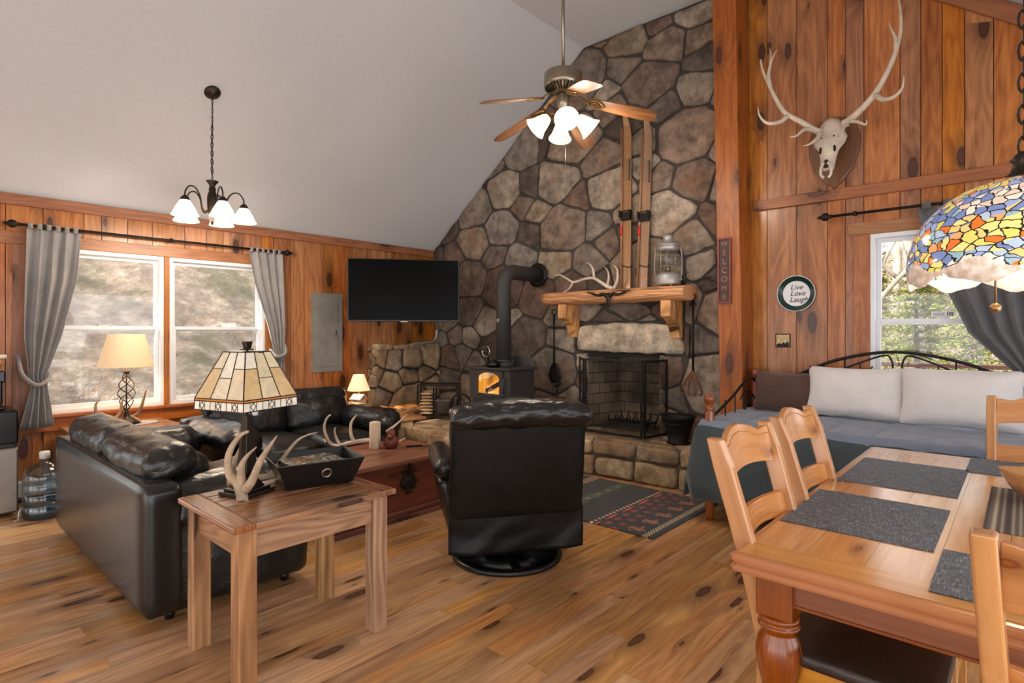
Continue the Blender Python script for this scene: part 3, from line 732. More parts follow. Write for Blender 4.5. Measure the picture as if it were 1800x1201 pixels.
mb = MB(); mb.grid(skirt, 30, 12); mb.build('back_skirt', 'leather_dull', r, solid=.012)
for s in (-1, 1):
    def sf(o, s=s): return (o.x+s*(o.z)*.24, o.y, o.z)
    mb = MB(); mb.puff((s*.35, .14, .33), (.10, .62, .42), .04, (.01, 0, 0), 16, .004, 6, None, sf); a = mb.build('arm', 'leather_flat', r)
    mb = MB(); mb.puff((s*.395, .14, .59), (.13, .64, .12), .055, (.01, 0, .012), 18, .005, 9); mb.build('arm_pad', 'leather', a)
# ================================================================== daybed
bx0, bx1, by0, by1 = -1.74, .32, 4.13, 5.13
r = empty('daybed', ((bx0+bx1)/2, (by0+by1)/2, 0), 0, 'daybed with scrolled iron back and wooden posts below the far window', 'bed'); ox, oy = r.location.x, r.location.y
for (x, y, h) in ((bx0, by0, .94), (bx1, by0, .94), (bx0, by1-.02, 1.08), (bx1, by1-.02, 1.08)):
    mb = MB(); mb.lathe([(.026, 0), (.032, .04), (.036, .3), (.036, h-.14), (.030, h-.125), (.036, h-.115), (.030, h-.10), (.022, h-.09), (.022, h-.082), (.034, h-.065), (.038, h-.035), (.030, h-.01), (.0, h)], (x-ox, y-oy, 0), 20); mb.build('bed_post', 'table_base', r)
hw = (bx1-bx0)/2; yb = by1-oy
mb = MB()
mb.tube(smooth([(-hw, yb, .90), (-hw*.75, yb, 1.0), (-hw*.4, yb, 1.17), (0, yb, 1.245), (hw*.4, yb, 1.17), (hw*.75, yb, 1.0), (hw, yb, .90)], 8), .012, 8)
mb.tube([(-hw, yb, .66), (hw, yb, .66)], .01, 8)
for s in (-1, 1):
    mb.tube(smooth([(s*.03, yb, 1.16), (s*.06, yb, 1.215), (s*.14, yb, 1.2), (s*.36, yb, 1.10), (s*.5, yb, 1.0)], 7), .007, 6)
    mb.tube(smooth([(s*.03, yb, 1.16), (s*.03, yb, 1.0), (s*.03, yb, .66)], 5), .007, 6)
    mb.tube(smooth([(s*.16, yb, 1.13), (s*.19, yb, 1.10), (s*.235, yb, 1.11), (s*.25, yb, 1.15)], 6), .005, 6)
    mb.tube(smooth([(s*.42, yb, 1.05), (s*.52, yb, 1.125), (s*.62, yb, 1.06), (s*.60, yb, .98), (s*.52, yb, 1.0)], 6), .006, 6)
    for xx in (.35, .6, .8): mb.tube([(s*xx, yb, .66), (s*xx, yb, 1.235-.33*xx*xx)], .006, 6)
mb.build('iron_back', 'black_iron', r)
for s, nm in ((-1, 'iron_end'), (1, 'iron_end')):
    x = s*hw; ya, yc = by0-oy, by1-.02-oy; mb = MB()
    mb.tube(smooth([(x, ya, .76), (x, ya+.16, .79), (x, ya+.45, .88), (x, ya+.72, .98), (x, yc-.08, 1.0), (x, yc, .95)], 7), .011, 8)
    mb.tube([(x, ya, .5), (x, yc, .5)], .01, 8)
    for yy in (.3, .5, .7): mb.tube([(x, ya+yy, .5), (x, ya+yy, .80+.22*yy)], .006, 6)
    mb.tube(smooth([(x, ya+.62, .84), (x, ya+.72, .90), (x, ya+.84, .88), (x, ya+.86, .80), (x, ya+.78, .78)], 6), .006, 6)
    mb.tube(smooth([(x, ya+.72, .74), (x, ya+.80, .82), (x, ya+.9, .86), (x, yc-.02, .80)], 6), .006, 6)
    mb.build(nm, 'black_iron', r)
mb = MB(); mb.bx(bx0-ox+.03, bx1-ox-.03, by0-oy+.03, by1-oy-.05, .28, .34); mb.build('bed_frame', 'black_iron', r)
mb = MB(); mb.puff((.0, .0, .52), (bx1-bx0-.10, by1-by0-.08, .34), .06, (0, 0, .01), 10, .003); mb.build('mattress', 'white_cotton', r)
# comforter
def comf():
    mb = MB(); x0, x1, yf, ybk = bx0-.055, bx1+.05, by0-.06, by1-.04
    prof = [(ybk, .715), (ybk-.03, .73)]+[(ybk-.03-(ybk-.08-yf)*k/12, .735+.006*sin(k*2.1)) for k in range(1, 13)]+[(yf-.012, .70), (yf-.03, .64), (yf-.04, .52), (yf-.05, .40), (yf-.062, .28), (yf-.07, .175)]
    n = 96
    def P(u, j):
        x = x0+(x1-x0)*u; y, z = prof[j]; f = max(0, (.70-z)/.52)
        q = abs(((u*8) % 1)-.5)*2           # quilting seams
        y += .018*f*sin(u*34)+.012*noise.noise(Vector((u*14, z*4, 1)))*(f > 0); x -= .03*f*(1-u)
        if f == 0: z += .012*noise.noise(Vector((u*16, y*5, 3)))
        if q > .93: y += .012*(f > 0); z -= .008*(f == 0)
        return (x, y, z)
    V = [[mb.bm.verts.new(P(i/n, j)) for j in range(len(prof))] for i in range(n+1)]
    for i in range(n):
        for j in range(len(prof)-1):
            mb.mi = 1 if j < 14 else 0; mb.face([V[i][j], V[i+1][j], V[i+1][j+1], V[i][j+1]], smooth=True)  # top faces take the paler colour that stands in for window light
    mb.mi = 0
    # the drop over the left end
    m = 14; rows = [V[0][:15]]
    for k in range(1, 9):
        rows.append([mb.bm.verts.new((x0-.012-.012*k-.008*sin(j*1.3)*k/8, rows[0][j].co.y-(.03*k/8 if j == 14 else 0), .735-.07*k)) for j in range(15)])
    for a, b in zip(rows, rows[1:]):
        for j in range(14): mb.face([a[j+1], b[j+1], b[j], a[j]], smooth=True)
    for k in range(1, 7):   # join the corner
        a, b = rows[k][14], rows[k+1][14]; c, d = V[0][13+k], V[0][min(14+k, len(prof)-1)]
        if len({a, b, c, d}) == 4: mb.face([a, c, d, b], smooth=True)
    return mb
o = comf().build('comforter', ['comforter', 'comforter_lit_top'], None, solid=.02); tag(o, 'blue-grey quilted comforter draped over the daybed to near the floor', 'comforter')
def pillow(name, p, size, rot, mat, label, cat, group=None):
    r = empty(name, p, 0, label, cat, group); mb = MB(); w, h, d = size
    def fn(o):
        ex, ez = abs(o.x)/(w/2), abs(o.z)/(h/2); k = (1-ex**4)*(1-ez**4); return (o.x*(1-.07*(1-ez**2)*ex), o.y*(.25+.75*max(0, k)**.5), o.z*(1-.08*(1-ex**2)*ez))
    mb.puff((0, 0, h/2), (w, d, h), .05, (0, .03, 0), 24, .012, 7, Matrix.Rotation(rot, 3, 'X'), fn); mb.build('pillowcase', mat, r); return r
pillow('pillow', (-.945, 4.93, .735), (.68, .40, .17), -.28, 'white_cotton', 'white pillow on the daybed beside the brown one', 'pillow', 'white pillows on the daybed')
pillow('pillow', (-.325, 4.88, .735), (.68, .42, .17), -.28, 'white_cotton', 'right hand white pillow on the daybed, below the tied curtain', 'pillow', 'white pillows on the daybed')
pillow('pillow', (-1.42, 4.97, .735), (.56, .34, .13), -.2, 'brown_cotton', 'dark brown pillow in the corner of the daybed by the post', 'pillow')
# things stored under the daybed
r = empty('storage_bin', (-1.0, 4.5, 0), .1, 'dark low storage bin pushed under the daybed', 'box'); mb = MB(); mb.bx(-.35, .35, -.25, .25, 0, .11); mb.build('bin_body', 'black_plastic', r, bevel=.01); mb = MB(); mb.bx(-.36, .36, -.26, .26, .11, .13); mb.build('lid', 'steel', r, bevel=.004)
# ================================================================== dining table and chairs
TX0, TX1, TY0, TY1 = -.63, .57, 1.66, 3.70
r = empty('dining_table', ((TX0+TX1)/2, (TY0+TY1)/2, 0), 0, 'honey pine dining table with thick turned legs', 'table'); ox, oy = r.location.x, r.location.y; hx_, hy_ = (TX1-TX0)/2, (TY1-TY0)/2
mb = MB(); bw = .13
mb.bx(-hx_+.012, hx_-.012, -hy_+.012, -hy_+bw, .738, .76, 0); mb.bx(-hx_+.012, hx_-.012, hy_-bw, hy_-.012, .738, .76, 0)
yy = -hy_+bw
for k in range(8):
    w = (2*hx_-.024)/8; x0 = -hx_+.012+k*w; mb.bx(x0+.0004, x0+w-.0004, yy+.0005, -yy-.0005, .738, .76, 1)
mb.build('tabletop', 'table_wood', r)
def ring_profile(prof, hx, hy, mb):
    n = len(prof); rings = []
    for (o, z) in prof:
        a = .012
        rings.append([mb.bm.verts.new(p) for p in ((-hx-o, -hy-o+a, z), (-hx-o+a, -hy-o, z), (hx+o-a, -hy-o, z), (hx+o, -hy-o+a, z), (hx+o, hy+o-a, z), (hx+o-a, hy+o, z), (-hx-o+a, hy+o, z), (-hx-o, hy+o-a, z))])
    for a, b in zip(rings, rings[1:]):
        for i in range(8):
            j = (i+1) % 8; L = (a[j].co-a[i].co).length; mb.face([a[i], a[j], b[j], b[i]], [(0, 5), (L, 5), (L, 5.02), (0, 5.02)], smooth=False)
mb = MB(); ring_profile([(-.014, .70), (-.006, .702), (.006, .708), (.010, .716), (.004, .724), (.0, .728), (.004, .732), (.010, .740), (.011, .748), (.006, .756), (-.002, .7595), (-.0135, .7601)], hx_, hy_, mb); mb.build('moulded_edge', 'table_edge', r)
mb = MB(); o_ = .075
for (a, b, c, d) in ((-hx_+o_, hx_-o_, -hy_+o_, -hy_+o_+.022), (-hx_+o_, hx_-o_, hy_-o_-.022, hy_-o_), (-hx_+o_, -hx_+o_+.022, -hy_+o_+.03, hy_-o_-.03), (hx_-o_-.022, hx_-o_, -hy_+o_+.03, hy_-o_-.03)): mb.bx(a, b, c, d, .615, .738)
for (a, b, c, d) in ((-hx_+o_-.004, hx_-o_+.004, -hy_+o_-.004, -hy_+o_+.0), (-hx_+o_-.004, -hx_+o_, -hy_+o_, hy_-o_)): mb.bx(a, b, c, d, .615, .624)
mb.build('apron', 'table_base', r, bevel=.003)
for sx in (-1, 1):
    for sy in (-1, 1):
        mb = MB(); c = (sx*(hx_-.095), sy*(hy_-.105), 0)
        mb.bx(c[0]-.05, c[0]+.05, c[1]-.05, c[1]+.05, .575, .70)
        mb.lathe([(.028, 0), (.034, .02), (.042, .06), (.030, .10), (.045, .14), (.052, .17), (.040, .20), (.036, .22), (.052, .25), (.058, .27), (.050, .29), (.060, .31), (.052, .325), (.042, .34), (.050, .38), (.062, .43), (.064, .47), (.056, .505), (.046, .525), (.054, .535), (.060, .545), (.052, .555), (.058, .565), (.052, .575)], c, 28)
        mb.build('leg', 'table_base', r, bevel=.004)
def make_chair():
    r = empty('dining_chair', (0, 0, 0), 0, 'tmp', 'chair', 'ladder-back chairs around the dining table')
    mb = MB(); mb.puff((0, .0, .455), (.44, .43, .05), .022, (0, 0, .012), 12, .0); mb.build('seat_pad', 'leather_brown', r)
    mb = MB()
    for (a, b, c, d) in ((-.205, .205, .165, .19), (-.205, .205, -.215, -.19), (-.205, -.18, -.19, .165), (.18, .205, -.19, .165)): mb.bx(a, b, c, d, .375, .435)
    mb.build('seat_frame', 'honey_wood', r, bevel=.004)
    for s in (-1, 1):
        mb = MB(); mb.hexa([(s*.20-.018, .165, 0), (s*.20+.018, .165, 0), (s*.20+.018, .20, 0), (s*.20-.018, .20, 0), (s*.195-.022, .155, .435), (s*.195+.022, .155, .435), (s*.195+.022, .20, .435), (s*.195-.022, .20, .435)], 2); mb.build('front_leg', 'honey_wood', r, bevel=.005)
        mb = MB(); path = [(.205, -.235, 0), (.203, -.215, .25), (.202, -.205, .45), (.207, -.235, .60), (.213, -.285, .80), (.222, -.335, .98), (.226, -.362, 1.065)]
        rings = []
        for i, (x, y, z) in enumerate(path):
            w = .019; d = .030 if i < 6 else .022
            rings.append([(s*x-w, y-d, z), (s*x+w, y-d, z), (s*x+w, y+d, z), (s*x-w, y+d, z)])
        off = mb.off()
        for a, b in zip(rings, rings[1:]): mb.hexa(a+b, 2, off)
        bmesh.ops.remove_doubles(mb.bm, verts=mb.bm.verts, dist=1e-5)
        seen = {}
        for f in list(mb.bm.faces):
            k = tuple(sorted(v.index for v in f.verts))
        mb.build('back_post', 'honey_wood', r, bevel=.006, seg=3)
    def slat(name, z0, z1, crest=False):
        mb = MB(); n = 24
        def y(z): return -.205-(z-.45)*.256+.006
        ou, ov = mb.off(); V = []
        for i in range(n+1):
            u = -1+2*i/n; x = u*.205; bow = -.028*(1-u*u)
            zt = z1; zb = z0+.022*(1-u*u)
            if crest: a = abs(u); zt = z1-.012+.026*(.5+.5*cos(min(1, a*1.15)*pi))-.010*math.exp(-((a-.72)/.12)**2); zb = z0+.012+.016*(1-u*u)
            V.append([mb.bm.verts.new((x, y(z)+bow+t, z)) for t in (-.010, .010) for z in (zb, zt)])
        for i in range(n):
            a, b = V[i], V[i+1]; x0, x1 = i/n*.42, (i+1)/n*.42
            for q in ((2, 3), (1, 0)):
                mb.face([a[q[0]], b[q[0]], b[q[1]], a[q[1]]], [(x0+ou, ov), (x1+ou, ov), (x1+ou, ov+.1), (x0+ou, ov+.1)], smooth=False)
            mb.face([a[3], b[3], b[1], a[1]], [(x0+ou, ov)]*4); mb.face([a[0], b[0], b[2], a[2]], [(x0+ou, ov)]*4)
        mb.face([V[0][0], V[0][2], V[0][3], V[0][1]]); mb.face([V[-1][1], V[-1][3], V[-1][2], V[-1][0]])
        return mb.build(name, 'honey_wood', r, bevel=.003)
    cr = slat('crest_rail', .915, 1.065, True)
    mb = MB(); yc = lambda z: -.205-(z-.45)*.256+.0175
    for s in (-1, 1):
        mb.tube(smooth([(s*.19, yc(1.02)-.003, 1.03), (s*.13, yc(1.03)-.016, 1.028), (s*.08, yc(1.045)-.0245, 1.046), (0, yc(1.055)-.0282, 1.056)], 5), .0016, 5)
    mb.build('carving', 'honey_wood', cr)
    slat('slat', .73, .825); slat('slat', .55, .635)
    mb = MB()
    for z in (.15,): mb.bar((-.2, .18, z+.05), (.2, .18, z+.05), .02, .03)
    for s in (-1, 1): mb.bar((s*.2, -.215, .18), (s*.2, .175, .18), .02, .03)
    mb.build('stretcher', 'honey_wood', r, bevel=.003)
    return r
ch = make_chair()
for i, (x, y, a, lab) in enumerate(((-.362, 1.985, -pi/2, 'ladder-back pine chair on the left of the table, nearest the camera of its side'),
        (-.362, 2.57, -pi/2, 'ladder-back pine chair on the left of the table, nearer the daybed'),
        (.055, 3.50, pi-.12, 'ladder-back pine chair at the far end of the table before the white pillows'),
        (.175, 1.60, 0, 'ladder-back pine chair at the near end of the table, cut by the right frame edge'))):
    o = ch if i == 0 else copy_tree(ch)
    o.location = (x, y, 0); o.rotation_euler = (0, 0, a); o['label'] = lab
# on the table
for i, (cx, cy, w, d, rz, lab) in enumerate(((-.405, 2.292, .42, .51, .0, 'grey woven placemat on the table edge nearest the left front corner'), (-.395, 3.048, .41, .58, .0, 'grey woven placemat on the left side of the table, far one'),
        (.05, 1.905, .45, .36, 0, 'grey woven placemat at the near end of the table'), (.03, 3.50, .46, .38, 0, 'grey woven placemat at the far end of the table beside the bowl'))):
    mb = MB(); mb.bx(-w/2, w/2, -d/2, d/2, 0, .003); o = mb.build('placemat', 'placemat', None, loc=(cx, cy, .7605)); tag(o, lab, 'placemat', 'grey woven placemats'); o.rotation_euler.z = rz
mb = MB(); mb.bx(-.16, .16, -.34, .34, 0, .003); o = mb.build('table_runner', 'runner', None, loc=(.06, 2.72, .7605)); tag(o, 'dark striped runner under the wooden bowl on the dining table', 'runner')
mb = MB()
def sq(p, a): k = 1/max(abs(cos(a)), abs(sin(a)))**.75; return (p.x*k, p.y*k, p.z)
mb.lathe([(.0, .004), (.055, .0), (.075, .012), (.10, .05), (.125, .11), (.118, .112), (.093, .055), (.06, .02), (.0, .016)], (0, 0, 0), 40, scal=sq)
o = mb.build('wooden_bowl', 'honey_wood', None, loc=(.075, 2.88, .7635)); o.rotation_euler.z = .5; tag(o, 'squared wooden bowl on the striped runner at the frame edge', 'bowl')
# ================================================================== console, chest, side tables
CX0, CX1, CY0, CY1, CZ = -2.80, -2.20, .885, 1.63, .66
r = empty('end_table', ((CX0+CX1)/2, (CY0+CY1)/2, 0), 0, 'rustic square-legged pine end table in the foreground with the stained glass lamp', 'table'); hx_, hy_ = (CX1-CX0)/2, (CY1-CY0)/2
mb = MB(); b = .085
mb.bx(-hx_, hx_, -hy_, -hy_+b, CZ-.026, CZ, 0); mb.bx(-hx_, hx_, hy_-b, hy_, CZ-.026, CZ, 0); mb.bx(-hx_, -hx_+b, -hy_+b, hy_-b, CZ-.026, CZ, 1); mb.bx(hx_-b, hx_, -hy_+b, hy_-b, CZ-.026, CZ, 1)
for k in range(4): w = (2*hx_-2*b)/4; mb.bx(-hx_+b+k*w+.0008, -hx_+b+(k+1)*w-.0008, -hy_+b+.0008, hy_-b-.0008, CZ-.02, CZ-.001, 1)
mb.build('tabletop', 'console_top', r, bevel=.006)
mb = MB(); i_ = .055
for (a, c, d, e) in ((-hx_+i_, hx_-i_, -hy_+i_, -hy_+i_+.02), (-hx_+i_, hx_-i_, hy_-i_-.02, hy_-i_), (-hx_+i_, -hx_+i_+.02, -hy_+i_+.02, hy_-i_-.02), (hx_-i_-.02, hx_-i_, -hy_+i_+.02, hy_-i_-.02)): mb.bx(a, c, d, e, CZ-.15, CZ-.026)
mb.build('apron', 'console_wood', r, bevel=.002)
for sx in (-1, 1):
    for sy in (-1, 1):
        mb = MB(); x, y = sx*(hx_-.03-.037), sy*(hy_-.03-.037); mb.bx(x-.037, x+.037, y-.037, y+.037, 0, CZ-.026); mb.build('leg', 'console_wood', r, bevel=.005)
# blanket chest used as coffee table
r = empty('wooden_chest', (-3.77, 2.53, 0), 0, 'reddish wooden blanket chest with a round iron lock used as coffee table', 'chest')
mb = MB(); mb.bx(-.33, .33, -.54, .54, .07, .405); b_ = mb.build('chest_body', 'chest_side', r, bevel=.006)
mb = MB()
for k in range(4): mb.bx(-.37+k*.185+.0006, -.37+(k+1)*.185-.0006, -.58, .58, .418, .45, 1)
mb.mi = 1; mb.bx(-.355, .355, -.565, .565, .402, .42, 1); mb.build('lid', ['chest_wood', 'chest_side'], r, bevel=.006)
mb = MB(); mb.bx(-.36, .36, -.57, .57, 0, .035, 1); mb.bx(-.345, .345, -.555, .555, .035, .075, 1); mb.build('plinth', 'chest_side', r, bevel=.008)
mb = MB(); c = Vector((.345, .12, .27))
mb.lathe([(.0, .022), (.03, .02), (.045, .012), (.056, .006), (.06, .0)], c, 24, axis_dir=(1, 0, 0), scal=lambda p, a: (p.x*1.3, p.y*.82, p.z))
for k in range(10):
    a = 2*pi*k/10; mb.lathe([(.012, 0), (.010, .006), (.0, .009)], c+Vector((-.002, .052*cos(a), .078*sin(a))), 8, axis_dir=(1, 0, 0))
mb.bar(c+Vector((.004, 0, .06)), c+Vector((.012, 0, .16)), .026, .008); mb.tube([c+Vector((.02, .012*cos(t), .12+.012*sin(t))) for t in [2*pi*k/12 for k in range(12)]], .004, 6, True)
for s in (-1, 1): mb.tube([c+Vector((.005, s*.05+.014*cos(t), .085+.014*sin(t))) for t in [2*pi*k/12 for k in range(12)]], .005, 6, True)
mb.build('iron_lock', 'black_iron', r)
# lamp table in the window corner
r = empty('side_table', (-5.78, 1.40, 0), 0, 'wooden side table with two drawers in the corner between the loveseats', 'table')
mb = MB()
for k in range(4): mb.bx(-.33+k*.165+.0006, -.33+(k+1)*.165-.0006, -.38, .38, .565, .59, 1)
mb.build('tabletop', 'console_top', r, bevel=.005)
mb = MB(); mb.bx(-.29, .28, -.34, .34, .12, .565); mb.build('cabinet_body', 'console_wood', r, bevel=.004)
for y in (-.165, .165):
    mb = MB(); mb.bx(.28, .296, y-.14, y+.14, .40, .53, 1); dr = mb.build('drawer', 'console_wood', r, bevel=.004)
    for q in (-.06, .06):
        mb = MB(); mb.lathe([(.006, 0), (.006, .012), (.018, .018), (.016, .03), (.0, .034)], (.296, y+q, .465), 12, axis_dir=(1, 0, 0)); mb.build('knob', 'black_iron', dr)
for sx in (-1, 1):
    for sy in (-1, 1): mb = MB(); mb.bx(sx*.265-.025, sx*.265+.025, sy*.32-.025, sy*.32+.025, 0, .12); mb.build('leg', 'console_wood', r, bevel=.003)
mb = MB(); mb.lathe([(.0, .004), (.235, .004), (.25, .002), (.24, 0)], (0, 0, 0), 40, scal=lambda p, a: (p.x*.62, p.y*1.0, p.z)); tag(mb.build('doily', 'doily', None, loc=(-5.82, 1.44, .591)), 'grey oval mat under the lit twisted iron lamp', 'mat')
# corner table
r = empty('corner_table', (-5.42, 3.56, 0), .0, 'pale wooden corner table with a curved edge under the small cabin lamp', 'table')
mb = MB(); pl = [(-.28, -.26), (.12, -.26)]+[(.12+.16*sin(t), -.10-.16*cos(t)) for t in [pi/2*k/6 for k in range(1, 7)]]+[(.28, .26), (-.28, .26)]
mb.prism(pl, lambda a, b, t: (a, b, t), .53, .555); mb.build('tabletop', 'honey_wood', r, bevel=.006)
mb = MB(); mb.prism([(p[0]*.88, p[1]*.88) for p in pl], lambda a, b, t: (a, b, t), .44, .53); mb.build('apron', 'console_wood', r)
for (x, y) in ((-.22, -.2), (.15, -.2), (.22, .2), (-.22, .2)):
    mb = MB(); mb.tube(smooth([(x*1.05, y*1.05, 0), (x*.95, y*.95, .12), (x*.92, y*.92, .3), (x, y, .44)], 5), [.016]*8+[.026]*8, 10); mb.build('leg', 'chest_side', r)
# ================================================================== antlers
def antler_mesh(mb, beam, r0, tines, r1=.006, n=7):
    P = smooth(beam, n); N = len(P); rr = [r0+(r1-r0)*(i/(N-1))**1.3 for i in range(N)]; rr[-1] = r1*.35; mb.tube(P, rr, 12)
    for (pts, ra) in tines:
        Q = smooth(pts, n); K = len(Q); mb.tube(Q, [ra*(1-(i/(K-1))**1.4*.9) for i in range(K)], 10)
def burr(mb, p, d, r):
    mb.lathe([(r*.55, -.3*r), (r*1.0, -.2*r), (r*1.35, 0), (r*1.25, .25*r), (r*.95, .45*r)], p, 16, axis_dir=d, scal=lambda q, a: (q.x*(1+.10*sin(a*7)), q.y*(1+.10*sin(a*7)), q.z))
r = empty('shed_antler', (-2.505, 1.03, CZ), 0, 'upright forked shed antler standing in front of the stained glass lamp', 'antler')
mb = MB(); d0 = 2.45; o_ = Vector((-2.505, 1.03, CZ)); A = lambda u, v, d=2.50: atd(u, v, d)-o_
antler_mesh(mb, [A(427, 878), A(418, 850), A(404, 835, 2.53), (A(402, 800, 2.55)), A(420, 768, 2.57), A(438, 758, 2.58)], .024, [([A(425, 858), A(424, 825, 2.49), A(432, 805, 2.49), A(451, 786, 2.48)], .02), ([A(430, 862), A(443, 845, 2.46), A(458, 810, 2.44), A(474, 785, 2.43), A(487, 766, 2.42)], .021), ([A(408, 838, 2.53), A(412, 815, 2.6), A(428, 780, 2.62), A(434, 770, 2.63)], .016)])
burr(mb, A(427, 880), (.4, -.7, -.35), .024); mb.build('beam', 'antler', r)
r = empty('shed_antler', (-2.75, 1.3, CZ), 0, 'small antler lying behind the stained glass lamp with one tine raised', 'antler')
mb = MB(); antler_mesh(mb, [(-.06, -.2, .02), (.0, -.02, .03), (.05, .12, .025), (.06, .25, .03)], .016, [([(.0, -.02, .03), (-.03, .06, .10), (-.0, .13, .19), (.06, .2, .225)], .013)]); mb.build('beam', 'antler', r)
r = empty('elk_antler', (-4.02, 2.62, .45), 0, 'pale antler with three upright tines on the wooden chest', 'antler'); o_ = Vector((-4.02, 2.62, .45))
mb = MB(); B = lambda u, v, d=4.72: atd(u, v, d)-o_
antler_mesh(mb, [B(660, 775, 4.75), B(640, 775), B(615, 779), B(595, 784), B(582, 781), B(573, 766), B(570, 750), B(575, 735), B(582, 729)], .021, [([B(598, 783), B(591, 770), B(588, 757, 4.68), B(591, 751, 4.67)], .014), ([B(623, 778), B(617, 764), B(617, 745), B(624, 733), B(628, 729)], .017), ([B(585, 782), B(600, 787, 4.6), B(625, 795, 4.5)], .012)])
mb.build('beam', 'antler_pale', r)
r = empty('birch_candle_holder', (-3.92, 2.69, .45), .4, 'upright birch log candle holder on the wooden chest', 'candle holder')
mb = MB(); mb.lathe([(.044, 0), (.046, .01), (.044, .21), (.040, .215)], (0, 0, 0), 20); mb.build('log', 'birch', r); mb = MB(); mb.lathe([(.0, .2155), (.022, .2155), (.022, .219), (0, .219)], (0, 0, 0), 16); mb.build('candle', 'linen', r)
r = empty('gourd', (-3.84, 2.79, .45), 0, 'reddish brown gourd figure beside the birch log on the chest', 'ornament')
mb = MB(); mb.lathe([(.03, 0), (.055, .02), (.062, .05), (.052, .085), (.034, .105), (.036, .125), (.028, .148), (.0, .16)], (0, 0, 0), 20, scal=lambda p, a: (p.x*(1+.05*sin(4*a)), p.y*(1+.06*sin(3*a+1)), p.z)); mb.build('body', 'gourd', r)
mb = MB(); mb.lathe([(.0, -.02), (.02, -.012), (.026, 0), (.02, .014), (0, .02)], (.045, -.04, .10), 12); mb.build('nose', 'copper', r)
r = empty('antler_tine', (-3.78, 2.95, .45), 0, 'single pale antler tine leaning on the gourd, pointing up right', 'antler')
mb = MB(); o_ = Vector(r.location); Bq = lambda u, v, d=4.75: atd(u, v, d)-o_
mb.tube(smooth([Bq(680, 759, 4.66), Bq(696, 747), Bq(716, 728)], 6), [.014, .013, .012, .011, .011, .010, .009, .008, .007, .006, .005, .004, .003], 10); mb.tube(smooth([Bq(684, 777, 4.7), Bq(700, 777), Bq(713, 770)], 6), [.011]*5+[.009]*4+[.006]*4, 8); mb.build('tine', 'antler_pale', r)
for (u, v, L, a, lab) in ((738, 785, .22, 1.0, 'dark slim knife lying near the far edge of the chest'),):
    p = onz(u, v, .452); mb = MB(); mb.bx(-L/2, L*.1, -.009, .009, 0, .012); mb.hexa([(L*.1, -.008, 0), (L/2, -.001, 0), (L/2, .001, 0), (L*.1, .008, 0), (L*.1, -.008, .004), (L/2, -.001, .003), (L/2, .001, .003), (L*.1, .008, .004)])
    o = mb.build('knife', 'black_iron', None, loc=p); o.rotation_euler.z = a; tag(o, lab, 'knife')
# antlers on the corner table by the lamp
r = empty('shed_antler', (-5.80, 1.30, .59), 0, 'brown antler curling around the foot of the twisted iron lamp', 'antler'); o_ = Vector(r.location); G = lambda u, v, d: atd(u, v, d)-o_
mb = MB(); antler_mesh(mb, [G(168, 751, 4.75), G(180, 741, 4.80), G(198, 738, 4.84), G(210, 728, 4.88), G(214, 710, 4.92), G(216, 700, 4.95)], .021, [([G(176, 742, 4.8), G(169, 727, 4.82), G(169, 710, 4.84), G(178, 702, 4.86)], .018)])
mb.build('beam', 'antler_brown', r)
r = empty('shed_antler', (-5.80, 1.62, .59), 0, 'brown antler rising to the right of the twisted iron lamp', 'antler'); o_ = Vector(r.location)
mb = MB(); antler_mesh(mb, [G(226, 735, 5.02), G(238, 731, 5.03), G(246, 722, 5.04), G(253, 700, 5.05), G(257, 685, 5.06)], .02, [([G(232, 734, 5.02), G(243, 739, 5.0), G(247, 742, 4.99)], .02)]); mb.build('beam', 'antler_brown', r)
# ================================================================== lamps
LT = Vector((-2.645, 1.125, CZ))
r = empty('table_lamp', LT, radians(18), 'table lamp with square leaded stained glass shade on a black tapered column', 'lamp')
mb = MB(); mb.bx(-.085, .085, -.085, .085, 0, .018); mb.bx(-.07, .07, -.07, .07, .018, .03); mb.hexa([(-.055, -.055, .03), (.055, -.055, .03), (.055, .055, .03), (-.055, .055, .03), (-.03, -.03, .07), (.03, -.03, .07), (.03, .03, .07), (-.03, .03, .07)])
mb.build('lamp_base', 'bronze', r, bevel=.004)
mb = MB(); q = lambda s, z: [(-s, -s, z), (s, -s, z), (s, s, z), (-s, s, z)]
mb.hexa(q(.034, .07)+q(.034, .082)); mb.hexa(q(.024, .082)+q(.030, .10)); mb.hexa(q(.030, .10)+q(.017, .36)); mb.build('column', 'bronze', r, bevel=.002)
mb = MB(); mb.tube([(0, 0, .36), (0, 0, .66)], .006, 8); mb.bx(-.02, .02, -.02, .02, .655, .662); mb.hexa(q(.012, .662)+q(.017, .695)); mb.build('finial', 'bronze', r, bevel=.002)
mb = MB(); mb.lathe([(.012, .36), (.016, .39), (.028, .43), (.03, .46), (.02, .49), (.0, .5)], (.05, 0, 0), 14); mb.build('bulb', 'white', r)
sh = bpy.data.objects.new('lamp_shade', None); COL.objects.link(sh); sh.parent = r
zb0, zb1, zt, hb, hm, ht = .395, .445, .648, .152, .150, .070
GC = [(232, 224, 204), (220, 204, 170), (236, 228, 210), (212, 184, 136), (226, 212, 180)]
gm = []
for i, c in enumerate(GC+[(206, 128, 54), (240, 234, 218)]):
    t = NT('slag_glass_%d' % i); n = t.noise(t.coord('Object'), 14, 4, .6, 1.5); cc = s2l(c)
    col = t.ramp(n, [(.3, tuple(v*.8 for v in cc[:3])+(1,)), (.7, tuple(min(1, v*1.08) for v in cc[:3])+(1,))])
    t.set(color=col, rough=.12, ec=col, es=.14); gm.append(t.m)
